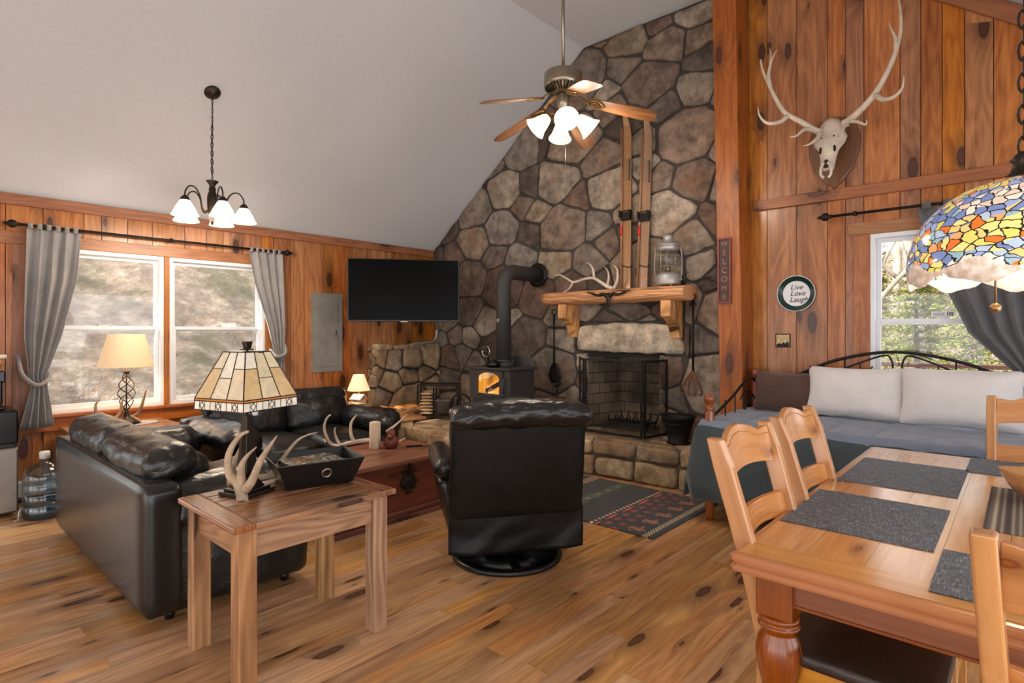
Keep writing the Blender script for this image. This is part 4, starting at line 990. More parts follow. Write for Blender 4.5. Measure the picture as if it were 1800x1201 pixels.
def shade_face(k):
    a = pi/2*k; ca, sa = cos(a), sin(a)
    def P(s, t, o=0.):        # s -1..1 across; t 0..1 the cone, -1..0 the band
        if t >= 0: h = hm+(ht-hm)*t; z = zb1+(zt-zb1)*t
        else: h = hm+(hb-hm)*(-t); z = zb1+(zb1-zb0)*t
        x, y = s*h, -(h+o); return (x*ca-y*sa, x*sa+y*ca, z)
    return P
glm = MB(); ld = MB()
for k in range(4):
    P = shade_face(k); rg = random.Random(40+k)
    cols = [(-1, -.34, (0, .62, .66, 1)), (-.34, .34, (0, .42, .46, 1) if k % 2 == 0 else (0, .42, 1)), (.34, 1, (0, .62, 1))]
    for (s0, s1, ts) in cols:
        ts = (0, .64, 1) if s0 != -.34 else (0, .44, 1)
        for t0, t1 in zip(ts, ts[1:]):
            glm.mi = rg.randrange(5); vs = [glm.bm.verts.new(P(s, t)) for s, t in ((s0, t0), (s1, t0), (s1, t1), (s0, t1))]; glm.face(vs)
            ld.bar(P(s0, t1, .001), P(s1, t1, .001), .003, .003)
        ld.bar(P(s0, 0, .001), P(s0, 1, .001), .0035, .003)
    glm.mi = 5; glm.face([glm.bm.verts.new(P(s, t)) for s, t in ((-1, -.22), (1, -.22), (1, 0.001), (-1, 0.001))])
    nb = 9
    for j in range(nb):
        s0, s1 = -1+2*j/nb, -1+2*(j+1)/nb; glm.mi = 6 if j % 3 else (0 if j % 2 else 6); glm.face([glm.bm.verts.new(P(s, t)) for s, t in ((s0, -1), (s1, -1), (s1, -.22), (s0, -.22))])
        ld.bar(P(s0, -1, .001), P(s0, -.22, .001), .0022, .002)
        if j % 3 == 1:
            m_ = (s0+s1)/2; a_, b_, c_, d_ = P(m_, -.95, .0015), P(s1-.02, -.6, .0015), P(m_, -.27, .0015), P(s0+.02, -.6, .0015)
            for p_, q_ in ((a_, b_), (b_, c_), (c_, d_), (d_, a_)): ld.bar(p_, q_, .0022, .002)
    for t in (-1, -.22, 0, 1): ld.bar(P(-1, t, .001), P(1, t, .001), .004, .004)
    ld.bar(P(1, -1), P(1, 0), .004, .004); ld.bar(P(1, 0), P(1, 1), .005, .005)
glm.build('glass_panels', gm, sh); ld.build('leading', 'bronze', sh)
mb = MB(); mb.bar((-.1, 0, zt-.003), (.1, 0, zt-.003), .006, .004); mb.bx(-.07, .07, -.07, .07, zt-.002, zt+.003); mb.build('cap', 'bronze', sh)
# twisted iron lamp
r = empty('table_lamp', (-5.83, 1.44, .597), 0, 'lit cream drum-shade lamp with open twisted iron stem by the window', 'lamp')
mb = MB(); mb.lathe([(.0, 0), (.10, 0), (.105, .012), (.085, .028), (.05, .04), (.028, .06), (.018, .10), (.012, .12)], (0, 0, 0), 28); mb.build('lamp_base', 'bronze', r)
mb = MB()
for k in range(4):
    a0 = pi/2*k; mb.tube([(.010+.0, 0, 0) if False else ((.008+.056*sin(pi*t)**.8)*cos(a0+t*2*pi), (.008+.056*sin(pi*t)**.8)*sin(a0+t*2*pi), .11+.33*t) for t in [i/26 for i in range(27)]], .0042, 6)
mb.tube([(0, 0, .1), (0, 0, .5)], .006, 8); mb.lathe([(.02, .44), (.03, .45), (.012, .46), (.012, .50)], (0, 0, 0), 14); mb.build('twisted_stem', 'bronze', r)
mb = MB(); mb.lathe([(.208, .495), (.209, .50), (.137, .775), (.136, .78)], (0, 0, 0), 40, cap=False); mb.build('lamp_shade', 'shade_linen', r, solid=.003)
point_light('lamp_bulb', (-5.83, 1.44, 1.22), 9)
# small cabin lamp
r = empty('table_lamp', (-5.36, 3.47, .557), .3, 'small lit lamp with a log cabin base on the corner table', 'lamp')
mb = MB(); mb.bx(-.085, .085, -.07, .07, 0, .012); mb.build('lamp_base', 'bark', r, bevel=.004)
mb = MB()
for k in range(5):
    z = .022+k*.018
    for s in (-1, 1): mb.tube([(-.058, s*.04, z), (.058, s*.04, z)], .009, 8); mb.tube([(s*.045, -.052, z+.009), (s*.045, .052, z+.009)], .009, 8)
for s in (-1, 1): mb.hexa([(-.07, 0, .155), (.07, 0, .155), (.07, s*.065, .105), (-.07, s*.065, .105), (-.07, 0, .165), (.07, 0, .165), (.07, s*.068, .115), (-.07, s*.068, .115)])
mb.build('log_cabin', 'bone', r)
mb = MB(); mb.tube([(0, 0, .15), (0, 0, .26)], .005, 8); mb.build('stem', 'brass', r)
mb = MB(); mb.lathe([(.118, .205), (.118, .208), (.058, .372), (.057, .375)], (0, 0, 0), 32, cap=False); s_ = mb.build('lamp_shade', 'shade_small', r, solid=.003)
mb = MB()
T = lambda a, z: ((.1195-(z-.205)*.36)*cos(a), (.1195-(z-.205)*.36)*sin(a), z)
for (a, z, w, h) in ((-1.5, .235, .10, .03), (-1.2, .26, .18, .016), (-1.05, .245, .05, .03), (-1.9, .24, .05, .045), (-2.1, .235, .04, .03)):
    mb.face([mb.bm.verts.new(T(a+dx, z+dz)) for dx, dz in ((-w, -h/2), (w, -h/2), (w*.7, h/2), (-w*.7, h/2))])
mb.build('stag_motif', 'antler_brown', s_)
point_light('lamp_bulb', (-5.36, 3.47, .83), 4.5)
# ================================================================== black tray on the console
r = empty('storage_basket', (-2.62, 1.44, CZ), radians(-14), 'black tapered leatherette basket with a metal grommet on the end table', 'basket')
def tap(z, w, d): return [(-w, -d, z), (w, -d, z), (w, d, z), (-w, d, z)]
mb = MB(); t_ = .006
B0 = [Vector(p) for p in tap(.002, .125, .155)]; B1 = [Vector(p) for p in tap(.125, .165, .205)]; I0 = [Vector(p) for p in tap(.008, .119, .149)]; I1 = [Vector(p) for p in tap(.125, .158, .198)]
vb0, vb1, vi0, vi1 = [[mb.bm.verts.new(p) for p in L] for L in (B0, B1, I0, I1)]
mb.face(vb0[::-1]); mb.face(vi0)
for i in range(4): j = (i+1) % 4; mb.face([vb0[i], vb0[j], vb1[j], vb1[i]]); mb.face([vi0[j], vi0[i], vi1[i], vi1[j]]); mb.face([vb1[i], vb1[j], vi1[j], vi1[i]])
mb.build('basket_body', 'black_plastic', r, bevel=.003)
nx = Vector((.95, 0, -.31)).normalized()
mb = MB(); c = Vector((.149, .02, .068)); e2 = Vector((0, 1, 0)); e3 = nx.cross(e2)
mb.tube([c+nx*.003+(e2*cos(t)+e3*sin(t))*.021 for t in [2*pi*k/28 for k in range(28)]], .006, 8, True); mb.build('grommet', 'pewter', r)
mb = MB(); mb.lathe([(.0, .0015), (.016, .0015)], c, 20, axis_dir=nx); mb.build('grommet_hole', 'gap', r)
for i, (x, y, a, z, m_) in enumerate(((-.01, -.02, .1, .012, 'paper'), (.0, .0, -.08, .036, 'console_wood'), (-.01, .0, .05, .060, 'paper'), (0, -.01, .14, .084, 'cover'))):
    mb = MB(); mb.bx(-.10, .10, -.13, .13, 0, .024)
    o = mb.build('magazine', m_, None, bevel=.002); o.matrix_world = Matrix.Translation(r.location) @ Matrix.Rotation(radians(-14), 4, 'Z') @ Matrix.Translation((x, y, z)) @ Matrix.Rotation(a, 4, 'Z')
    tag(o, ['bottom magazine in the black basket, pale cover', 'brown booklet in the stack inside the black basket', 'pale magazine second from the top in the black basket', 'dark magazine on top of the stack in the black basket'][i], 'magazine', 'magazines in the black basket')
# ================================================================== television, panel, wall things on the left
pL = Vector((-5.524, 3.436, 1.86)); pR = Vector((-4.762, 4.392, 1.86)); mid = (pL+pR)/2; a = atan2(pR.y-pL.y, pR.x-pL.x)
r = empty('television', (mid.x, mid.y, 1.51), a, 'large flat black television on a wall arm in the corner', 'television')
mb = MB(); mb.bx(-.615, .615, -.0, .04, 0, .70); mb.bx(-.35, .35, .04, .065, .1, .5); mb.build('housing', 'black_plastic', r, bevel=.004)
mb = MB(); mb.bx(-.603, .603, -.002, .001, .018, .69); mb.build('screen', 'screen_black', r)
mb = MB(); mb.bx(-.04, .04, -.006, 0, -.004, .006); mb.build('logo_bar', 'steel', r)
mb = MB(); mb.bx(-.12, .12, .065, .09, .15, .45); mb.bar((0, .09, .3), (-.25, .5, .3), .05, .04); mb.bar((-.25, .5, .3), (-.40, .95, .3), .05, .04); mb.build('wall_arm', 'black_metal', r)
mb = MB(); r = empty('electrical_panel', (XW, 3.545, 1.388), 0, 'grey metal electrical panel door on the left wall beside the television', 'panel')
mb.bx(0, .016, -.20, .20, -.465, .465); mb.build('cover', 'panel_grey', r, bevel=.003); mb = MB(); mb.bx(.016, .022, -.135, .135, -.40, .40); d = mb.build('door', 'panel_grey', r, bevel=.002); mb = MB(); mb.bx(.022, .028, .10, .118, -.03, .03); mb.build('latch', 'steel', d)
mb = MB(); mb.tube(smooth([(-6.0, 4.70, 1.235), (-5.99, 4.9, 1.25), (-5.99, 5.03, 1.26), (-6.0, 5.10, 1.31), (-6.0, 5.12, 1.42)], 6), .018, 10); tag(mb.build('conduit', 'galv'), 'bent grey conduit resting on the stone ledge below the television', 'pipe')
mb = MB(); r = empty('picture_frame', (XW, .52, 1.24), 0, 'small dark picture frame on the left wall above the coffee maker', 'frame'); mb.bx(0, .015, -.09, .09, -.08, .08); mb.build('frame', 'bronze', r, bevel=.003); mb = MB(); mb.bx(.0145, .017, -.06, .06, -.05, .05); mb.build('picture', 'bone', r)
# curtains -----------------------------------------------------------
def rod(name, a, b, nrm, label):
    r = empty(name, a, 0, label, 'curtain rod'); a = Vector(a); b = Vector(b)-a; L = b.length; d = b.normalized(); nrm = Vector(nrm)
    mb = MB(); mb.tube([(0, 0, 0), b], .011, 12); mb.build('pole', 'black_iron', r)
    for p, s in ((Vector((0, 0, 0)), -1), (b, 1)):
        mb = MB(); mb.lathe([(.011, 0), (.018, .006), (.012, .014), (.028, .03), (.034, .048), (.028, .066), (.012, .08), (.014, .09), (.008, .10), (.0, .112)], p, 16, axis_dir=d*s); mb.build('finial', 'black_iron', r)
    for t in (.07, .5, .93):
        mb = MB(); c = b*t; mb.bar(c-nrm*.07, c, .014, .014); mb.lathe([(.02, -.012), (.02, .012)], c, 12, axis_dir=d); mb.bx(c.x-.02, c.x+.02, c.y-.02, c.y+.02, c.z-.04, c.z+.02) if False else None; mb.build('bracket', 'black_iron', r)
    return r
rod('curtain_rod', (XW+.085, .76, 2.272), (XW+.085, 2.97, 2.272), (1, 0, 0), 'black curtain rod over the pair of hillside windows')
rod('curtain_rod', (-1.16, YD-.085, 2.335), (1.15, YD-.085, 2.335), (0, -1, 0), 'black curtain rod over the window by the daybed')
def cpanel(place, keys, folds, label, tie=None, seed=0, tabs=6, swirl=0, mat='curtain'):
    """keys: (t,z,a_left,a_right,amp)"""
    r = empty('curtain', place(keys[0][2], keys[0][1], 0), 0, label, 'curtain'); o0 = Vector(r.location)
    def interp(t):
        for k0, k1 in zip(keys, keys[1:]):
            if t <= k1[0]: f = (t-k0[0])/(k1[0]-k0[0]); f = f*f*(3-2*f) if swirl else f; return [p+(q-p)*f for p, q in zip(k0, k1)]
        return list(keys[-1])
    def P(u, v):
        _, z, al, ar, am = interp(v); ph = folds*2*pi*u+.6*sin(v*3+seed)+seed
        w = am*(sin(ph)+.35*sin(2.3*ph+1+v*2)); a = al+(ar-al)*u+am*.35*cos(ph)
        if swirl: z = z-(1-u)*0+swirl*(u)*max(0, min(1, v*1.2))*0
        return Vector(place(a, z, .0+w))-o0
    mb = MB(); mb.grid(P, 110, 46); c = mb.build('cloth', mat, r, solid=.004)
    for i in range(tabs):
        mb = MB(); u = (i+.4)/tabs; al, ar, z = keys[0][2], keys[0][3], keys[0][1]; a = al+(ar-al)*u; w = min(.055, (ar-al)/tabs*.55)
        R = .017; pts = []
        prof = [(-.014, -.03), (-.016, 0)]+[(R*cos(t), R*sin(t)) for t in [pi-pi*k/6 for k in range(7)]]+[(.016, 0), (.014, -.03)]
        vs = [[mb.bm.verts.new(Vector(place(aa, z+.03+q[1], q[0]))-o0) for q in prof] for aa in (a-w/2, a+w/2)]
        for k in range(len(prof)-1): mb.face([vs[0][k], vs[1][k], vs[1][k+1], vs[0][k+1]], smooth=True)
        mb.build('rod_tab', mat, r, solid=.003)
    if tie:
        mb = MB(); mb.tube(smooth([Vector(place(a, z, t))-o0 for a, z, t in tie], 6), .016, 8, flat=1.6); mb.build('tieback', mat, r)
    return r
lw = lambda a, z, t: (XW+.085+t, a, z)
cpanel(lw, [(0, 2.245, .80, 1.16, .016), (.30, 1.85, .79, 1.13, .030), (.62, 1.36, .78, 1.02, .032), (.80, 1.03, .81, .92, .016), (.86, .95, .83, .93, .016), (1, .60, .74, .97, .03)], 4,
       'long grey tab-top curtain tied back at the left edge of the windows', [(.76, 1.20, -.07), (.77, 1.05, .04), (.86, .96, .045), (.935, 1.0, .03), (.95, 1.05, -.04)], 1)
cpanel(lw, [(0, 2.245, 2.60, 2.96, .018), (.3, 1.9, 2.66, 2.97, .02), (.65, 1.45, 2.80, 2.98, .02), (.85, 1.16, 2.87, 2.97, .014), (1, .62, 2.84, 2.98, .02)], 4,
       'grey curtain at the right end of the hillside windows, above the loveseat', [(2.99, 1.3, -.06), (2.98, 1.17, .04), (2.88, 1.13, .045), (2.84, 1.2, -.03)], 2)
rw = lambda a, z, t: (a, YD-.085-t, z)
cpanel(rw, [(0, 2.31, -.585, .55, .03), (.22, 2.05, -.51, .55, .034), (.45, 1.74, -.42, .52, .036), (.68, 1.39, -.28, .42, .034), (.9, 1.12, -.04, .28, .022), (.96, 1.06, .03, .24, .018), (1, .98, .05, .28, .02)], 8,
       'wide backlit grey curtain swept aside behind the hanging stained glass lamp', [(.33, 1.2, -.06), (.26, 1.08, .05), (.12, 1.02, .06), (.03, 1.07, .045), (.0, 1.15, -.04)], 3, 9, mat='curtain_backlit')
# ================================================================== left edge appliances, bottle, heater
fx1, fy1 = -5.70, .715
r = empty('mini_fridge', (-5.92, .42, 0), 0, 'small stainless and black refrigerator cut by the left frame edge', 'refrigerator')
mb = MB(); mb.bx(-.2, .2, -.28, .28, .02, .80); mb.build('cabinet', 'black_plastic', r, bevel=.01)
mb = MB(); mb.bx(.2, .235, -.28, .285, .03, .52); mb.build('lower_door', 'steel', r, bevel=.012); mb = MB(); mb.bx(.2, .235, -.28, .285, .55, .80); mb.build('upper_door', 'black_gloss', r, bevel=.012)
r = empty('coffee_maker', (-5.90, .50, .802), 0, 'black coffee maker standing on the small refrigerator', 'coffee maker')
mb = MB(); mb.bx(-.13, .14, -.12, .14, 0, .03); mb.bx(-.13, -.02, -.12, .14, .03, .26); mb.bx(-.13, .14, -.12, .14, .21, .30); mb.build('body', 'black_gloss', r, bevel=.01)
mb = MB(); mb.lathe([(.06, .035), (.075, .06), (.075, .12), (.055, .16), (.05, .17)], (.06, .02, 0), 24); c = mb.build('carafe', 'glass', r); mb = MB(); mb.lathe([(.052, .17), (.052, .19), (0, .192)], (.06, .02, 0), 20); mb.build('lid', 'black_plastic', c)
r = empty('wicker_basket', (-5.90, .50, 1.104), 0, 'wicker basket with a cream cloth rim on top of the coffee maker', 'basket')
mb = MB(); mb.lathe([(.0, .003), (.10, 0), (.13, .10), (.122, .10), (.094, .01), (0, .008)], (0, 0, 0), 28, scal=lambda p, a: (p.x, p.y*1.15, p.z))
for k in range(34): a = 2*pi*k/34; mb.tube([(.101*cos(a), .101*1.15*sin(a), 0), (.131*cos(a), .131*1.15*sin(a), .1)], .0035, 5)
mb.build('weave', 'wicker', r); mb = MB(); mb.lathe([(.128, .085), (.138, .088), (.142, .115), (.134, .118), (.122, .115)], (0, 0, 0), 28, scal=lambda p, a: (p.x, p.y*1.15, p.z), cap=False); mb.build('cloth_rim', 'linen', r)
r = empty('water_bottle', (-5.52, .835, 0), 0, 'large clear water bottle with a white cap on the floor by the fridge', 'bottle')
mb = MB(); mb.lathe([(.12, .0), (.135, .015), (.135, .09), (.128, .10), (.135, .11), (.135, .17), (.128, .18), (.135, .19), (.135, .25), (.128, .26), (.135, .27), (.134, .32), (.11, .37), (.06, .40), (.032, .415), (.028, .45), (.028, .47)], (0, 0, 0), 32); mb.build('bottle_body', 'bottle', r)
mb = MB(); mb.lathe([(.0, .004), (.118, .004), (.131, .02), (.131, .12), (0, .121)], (0, 0, 0), 28); mb.build('water', 'water', r)
mb = MB(); mb.lathe([(.034, .44), (.034, .485), (.030, .492), (0, .492)], (0, 0, 0), 20); mb.build('cap', 'white_plastic', r)
r = empty('baseboard_heater', (XW, .95, 0), 0, 'low white electric heater on the floor behind the water bottle', 'heater'); mb = MB(); mb.bx(.005, .09, -.45, .45, .03, .17); mb.build('casing', 'white_plastic', r, bevel=.006); mb = MB(); mb.bx(.02, .092, -.43, .43, .035, .05); mb.bx(.01, .05, -.45, .45, 0, .03); mb.build('vent', 'black_plastic', r)
mb = MB(); mb.tube(smooth([(-5.74, .74, .14), (-5.66, .75, .10), (-5.6, .70, .05), (-5.52, .68, .012), (-5.50, .66, .008)], 8), .005, 6); tag(mb.build('power_cord', 'white_plastic'), 'white power cord trailing on the floor before the water bottle', 'cord')
# ================================================================== wood stove
SX, SY0 = -4.23, 4.335
r = empty('wood_stove', (SX, 4.55, HZ), 0, 'black cast wood stove with an arched glass door and a glowing fire', 'stove')
w, d0, d1, h0, h1 = .30, -.215, .18, .16, .62
mb = MB()
mb.bx(-w, w, d0+.04, d1, h0-.02, h1); mb.build('firebox_body', 'stove_black', r, bevel=.012)
mb = MB(); mb.bx(-w-.03, w+.03, d0-.035, d1+.03, h1, h1+.022); mb.build('top_plate', 'stove_black', r, bevel=.006)
for sx in (-1, 1):
    for yy in (d0+.08, d1-.05): mb = MB(); mb.lathe([(.034, 0), (.026, .03), (.022, .08), (.036, .16)], (sx*(w-.06), yy, 0), 12); mb.build('leg', 'stove_black', r)
mb = MB(); mb.bx(-w, w, d0-.02, d0+.06, h0-.05, h0-.02); mb.build('ash_lip', 'stove_black', r, bevel=.004)
# front frame with an arched opening
aw, az0, az1 = .165, .365, .56
arch = [(-aw, az0), (aw, az0), (aw, az1-.03)]+[(aw*cos(t), az1-.03+.06*sin(t)) for t in [pi*k/12 for k in range(1, 12)]]+[(-aw, az1-.03)]
def ringplate(mb, outer_, inner_, y0, y1):
    n = len(inner_); O = []
    for (x, z) in inner_:      # project to the rectangle
        cx, cz = 0, (az0+az1)/2; dx, dz = x-cx, z-cz; k = min(outer_[0]/max(1e-6, abs(dx)), (outer_[1] if dz > 0 else outer_[2])/max(1e-6, abs(dz))); O.append((cx+dx*k, cz+dz*k))
    R = [[mb.bm.verts.new((x, y, z)) for x, z in L] for L, y in ((inner_, y1), (inner_, y0), (O, y0), (O, y1))]
    for a, b in zip(R, R[1:]):
        for i in range(n): j = (i+1) % n; mb.face([a[i], a[j], b[j], b[i]])
mb = MB(); ringplate(mb, (w, .157, .31), [(x*1.18, (z-.462)*1.14+.462) for x, z in arch], d0, d0+.05); mb.build('front_plate', 'stove_black', r)
mb = MB(); ringplate(mb, (aw+.045, .150, .145), arch, d0-.022, d0+.005)
dr = mb.build('door', 'stove_black', r)
mb = MB(); mb.prism(arch, lambda a, b, t: (a, t, b), d0-.006, d0-.003); mb.build('door_glass', 'glass', dr)
mb = MB(); mb.tube([(aw+.075, d0-.03, .55), (aw+.075, d0-.045, .47), (aw+.072, d0-.04, .38)], .011, 8); mb.lathe([(.0, -.02), (.016, -.01), (.018, .01), (.0, .024)], (aw+.072, d0-.04, .365), 12); mb.build('door_handle', 'stove_black', dr)
mb = MB(); mb.bx(-.22, .22, d0+.030, d0+.038, .33, .61); mb.build('fire_back', 'fire', r)
mb = MB(); mb.bar((-.06, d0+.016, .385), (.16, d0+.016, .49), .02, .045); mb.build('log', 'bark', r)
mb = MB()
for k in range(9): t = k/8; mb.lathe([(0, -.008), (.012, 0), (0, .01)], (-.01+.17*t, d0+.008, .375+.07*t*t), 6)
for k in range(6): t = k/5; mb.lathe([(.008, 0), (.007, .014), (0, .036)], (-.03+.18*t, d0+.012, .425+.08*t), 6)
mb.build('embers', 'ember', r)
mb = MB(); mb.tube(smooth([(w-.02, d1-.0, .64), (w-.02, d1, .70), (w-.10, d1, .735), (-.05, d1, .735), (-.1, d1, .70)], 4), .02, 8); mb.prism([(.0, .64), (w-.01, .64), (w-.01, .69), (w-.09, .735), (.0, .735)], lambda a, b, t: (a, d1-.02+t, b), 0, .04); mb.build('blower_box', 'stove_black', r)
r = empty('stovepipe', (SX, 4.56, HZ+.644), 0, 'black stovepipe rising from the stove and bending into the stone wall', 'stovepipe'); zc = 2.06-HZ-.644
mb = MB(); mb.tube([(0, 0, 0), (0, 0, zc-.16)]+[(0, .16-.16*cos(t), zc-.16+.16*sin(t)) for t in [pi/2*k/8 for k in range(1, 9)]]+[(0, YS-4.56-.01, zc)], .083, 28); mb.build('pipe', 'stove_black', r)
mb = MB(); mb.lathe([(.10, 0), (.12, .0), (.118, .03), (.09, .05), (.085, .055)], (0, 0, 0), 28); mb.lathe([(.087, .05), (.09, .06), (.087, .075)], (0, 0, 0), 28); mb.build('collar', 'stove_black', r)
mb = MB(); mb.lathe([(.085, 0), (.125, .0), (.14, .012), (.14, .03), (.086, .03)], (0, YS-4.56-.035, zc), 28, axis_dir=(0, -1, 0), cap=False); mb.build('wall_flange', 'black_metal', r)
mb = MB(); mb.lathe([(0, .0), (.022, 0), (.022, .012), (0, .014)], (-.0, -.083, .50), 16, axis_dir=(0, -1, 0)); mb.build('thermometer', 'panel_grey', r)
mb = MB(); mb.tube([(.083, 0, .52), (.115, 0, .52)], .005, 6); mb.lathe([(0, -.01), (.011, 0), (0, .012)], (.118, 0, .52), 8); mb.build('damper_handle', 'steel', r)
r = empty('kettle', (SX-.0, 4.40, HZ+.644), 0, 'low dark kettle on the stove top before the pipe', 'kettle')
mb = MB(); mb.lathe([(.06, 0), (.075, .015), (.075, .04), (.05, .065), (.012, .075), (.012, .085), (.0, .09)], (0, 0, 0), 24); mb.build('body', 'black_gloss', r); mb = MB(); mb.tube(smooth([(.06, 0, .03), (.10, 0, .05), (.115, 0, .07)], 4), .008, 8); mb.build('spout', 'black_gloss', r)
r = empty('stove_fan', (SX-.20, 4.52, HZ+.644), 0, 'small black stove-top fan with silver edge left of the pipe', 'fan')
mb = MB(); mb.bx(-.035, .035, -.03, .03, 0, .015); mb.hexa([(-.02, -.015, .015), (.02, -.015, .015), (.02, .015, .015), (-.02, .015, .015), (-.01, -.01, .12), (.01, -.01, .12), (.01, .01, .12), (-.01, .01, .12)]); mb.build('stand', 'black_metal', r, bevel=.003)
mb = MB(); mb.tube([(.058*cos(t), -.03, .16+.058*sin(t)) for t in [2*pi*k/24 for k in range(24)]], .007, 6, True); mb.build('ring', 'chrome', r)
for k in range(4): a = pi/2*k+.4; mb = MB(); mb.hexa([(.0, -.03, .16), (.048*cos(a), -.022, .16+.048*sin(a)), (.048*cos(a+.8), -.036, .16+.048*sin(a+.8)), (.01*cos(a+.8), -.034, .16+.01*sin(a+.8))]+[(.0, -.027, .16), (.048*cos(a), -.019, .16+.048*sin(a)), (.048*cos(a+.8), -.033, .16+.048*sin(a+.8)), (.01*cos(a+.8), -.031, .16+.01*sin(a+.8))]); mb.build('blade', 'black_metal', r)
r = empty('copper_bin', (-3.78, 4.88, HZ), 0, 'reddish brown metal bin on the hearth behind the stove', 'bin'); mb = MB(); mb.lathe([(.0, .005), (.11, 0), (.13, .30), (.136, .31), (.126, .31), (.105, .01)], (0, 0, 0), 28); mb.build('bin_body', 'copper', r)
# log rack, split wood, leather sling
r = empty('log_rack', (-5.16, 4.44, HZ), radians(42), 'black iron log rack between the wooden box and the stove', 'rack')
mb = MB()
for y in (-.12, .12):
    mb.tube(smooth([(-.235, y, 0), (-.235, y, .36), (-.21, y, .40), (.0, y, .40), (.21, y, .40), (.235, y, .36), (.235, y, 0)], 4), .010, 8)
    mb.tube([(-.05, y, .02), (-.05, y, .37)], .009, 6)
for z in (.05,): mb.tube([(-.235, -.12, z), (.235, -.12, z)], .01, 8); mb.tube([(-.235, .12, z), (.235, .12, z)], .01, 8)
for x in (-.235, .235): mb.tube([(x, -.12, .05), (x, .12, .05)], .01, 8)
mb.build('frame', 'black_iron', r)
mb = MB(); mb.tube([(.27+.12*cos(t), -.17, .17+.13*sin(t)) for t in [2*pi*k/30 for k in range(30)]], .010, 8, True); mb.tube([(.27, -.17, .03), (.27, -.12, .05)], .01, 6); mb.build('ring_handle', 'black_iron', r)
mb = MB(); mb.grid(lambda u, v: (-.02+.25*u, -.135+.015*sin(u*5), .05+.19*v), 8, 6); mb.build('sling', 'leather_brown', r, solid=.006)
rl = random.Random(5)
k = 0
for row in range(7):
    for col in range(1):
        a = rl.uniform(-.05, .05); mb = MB(); w_ = rl.uniform(.075, .095); h_ = .036
        n = 7; cr = [(w_*cos(t)*.9, h_*.5*sin(t)*(1.0 if sin(t) > 0 else .5)) for t in [2*pi*i/n for i in range(n)]]
        mb.prism(cr, lambda p, q, t: (p, t, q), -.15, .15); o = mb.build('firewood', 'firewood', None, bevel=.003)
        o.matrix_world = Matrix.Translation(r.location) @ Matrix.Rotation(radians(42), 4, 'Z') @ Matrix.Translation((-.135, 0, .075+row*.037)) @ Matrix.Rotation(a, 4, 'Z')
        tag(o, ['bottom', 'second lowest', 'third', 'middle', 'fifth', 'second highest', 'topmost'][row]+' pale split log of the stack in the iron rack by the stove', 'firewood', 'split logs in the iron rack')
r = empty('wooden_box', (-5.36, 4.10, HZ), radians(82), 'brown wooden box holding two sawn log rounds on the left of the hearth', 'box')
mb = MB(); L, D, Hh = .40, .26, .155; t_ = .015
for b in ((-L/2, L/2, -D/2, -D/2+t_, 0, Hh), (-L/2, L/2, D/2-t_, D/2, 0, Hh), (-L/2, -L/2+t_, -D/2+t_, D/2-t_, 0, Hh), (L/2-t_, L/2, -D/2+t_, D/2-t_, 0, Hh), (-L/2, L/2, -D/2+t_, D/2-t_, 0, t_)): mb.bx(*b)
mb.build('box_body', 'log_wood', r, bevel=.003)
for i, (x, a) in enumerate(((-.10, 0), (.10, .1))):
    mb = MB(); mb.lathe([(.0, -.10), (.072, -.10), (.076, 0), (.072, .10), (.0, .10)], (0, 0, 0), 20, axis_dir=(1, 0, .0)); o = mb.build('log_round', 'log_wood', None); o.matrix_world = Matrix.Translation(r.location) @ Matrix.Rotation(radians(82), 4, 'Z') @ Matrix.Translation((x, 0, .095)) @ Matrix.Rotation(pi/2+a, 4, 'Z')
    tag(o, ['left sawn log round in the wooden box on the hearth', 'right sawn log round in the wooden box, next to the iron rack'][i], 'log', 'log rounds in the wooden box')
# ================================================================== mantel
MZ = 1.83; my = 5.02
r = empty('log_mantel', (-3.1, my, MZ-.135), 0, 'split log mantel shelf on two timber brackets', 'mantel'); mx0, mx1 = -.86, .80
mb = MB(); N = 30; prof = [(-.145, .10), (-.15, .055), (-.13, .02), (-.08, 0), (0, -.008), (.10, 0), (.165, .01), (.165, .125), (.10, .135), (-.02, .137), (-.10, .13)]
rings = []
ou, ov = mb.off()
for i in range(N+1):
    x = mx0+(mx1-mx0)*i/N; R = []
    for (y, z) in prof:
        k = 1+.05*noise.noise(Vector((x*2.5, y*5, z*5))); e = .012*noise.noise(Vector((x*9, y*30, z*30)))
        R.append(mb.bm.verts.new((x, y*k if y < .1 else y, .065+(z-.065)*(k if z < .1 else 1)+(e if z < .1 else 0))))
    rings.append(R)
for i in range(N):
    for j in range(len(prof)):
        j2 = (j+1) % len(prof); u0, u1 = mx0+(mx1-mx0)*i/N, mx0+(mx1-mx0)*(i+1)/N
        mb.face([rings[i][j2], rings[i][j], rings[i+1][j], rings[i+1][j2]], [(u0+ou, ov+j*.05+.05), (u0+ou, ov+j*.05), (u1+ou, ov+j*.05), (u1+ou, ov+j*.05+.05)], smooth=True)
mb.face(rings[0], [(0, ov)]*len(prof)); mb.face(rings[-1][::-1], [(0, ov)]*len(prof)); mb.build('log', 'log_wood', r)
for x in (-.61, .60):
    mb = MB(); mb.prism([(.17, -.36), (.10, -.36), (.085, -.30), (.05, -.24), (-.02, -.18), (-.10, -.15), (-.10, .0), (.17, .0)], lambda a, b, t, x=x: (x+t, a, b), -.05, .05, 1); mb.build('bracket', 'log_wood', r, bevel=.006)
r = empty('longhorn_hook', (-3.08, my-.165, MZ-.075), 0, 'dark metal longhorn skull ornament on the front of the mantel', 'ornament')
mb = MB()
for s in (-1, 1): mb.tube(smooth([(s*.015, 0, .0), (s*.06, -.004, .02), (s*.12, -.006, .01), (s*.20, -.008, .035), (s*.25, -.006, .045)], 5), [.022]*3+[.018]*6+[.013]*6+[.007]*6, 8)
mb.build('horns', 'bronze', r)
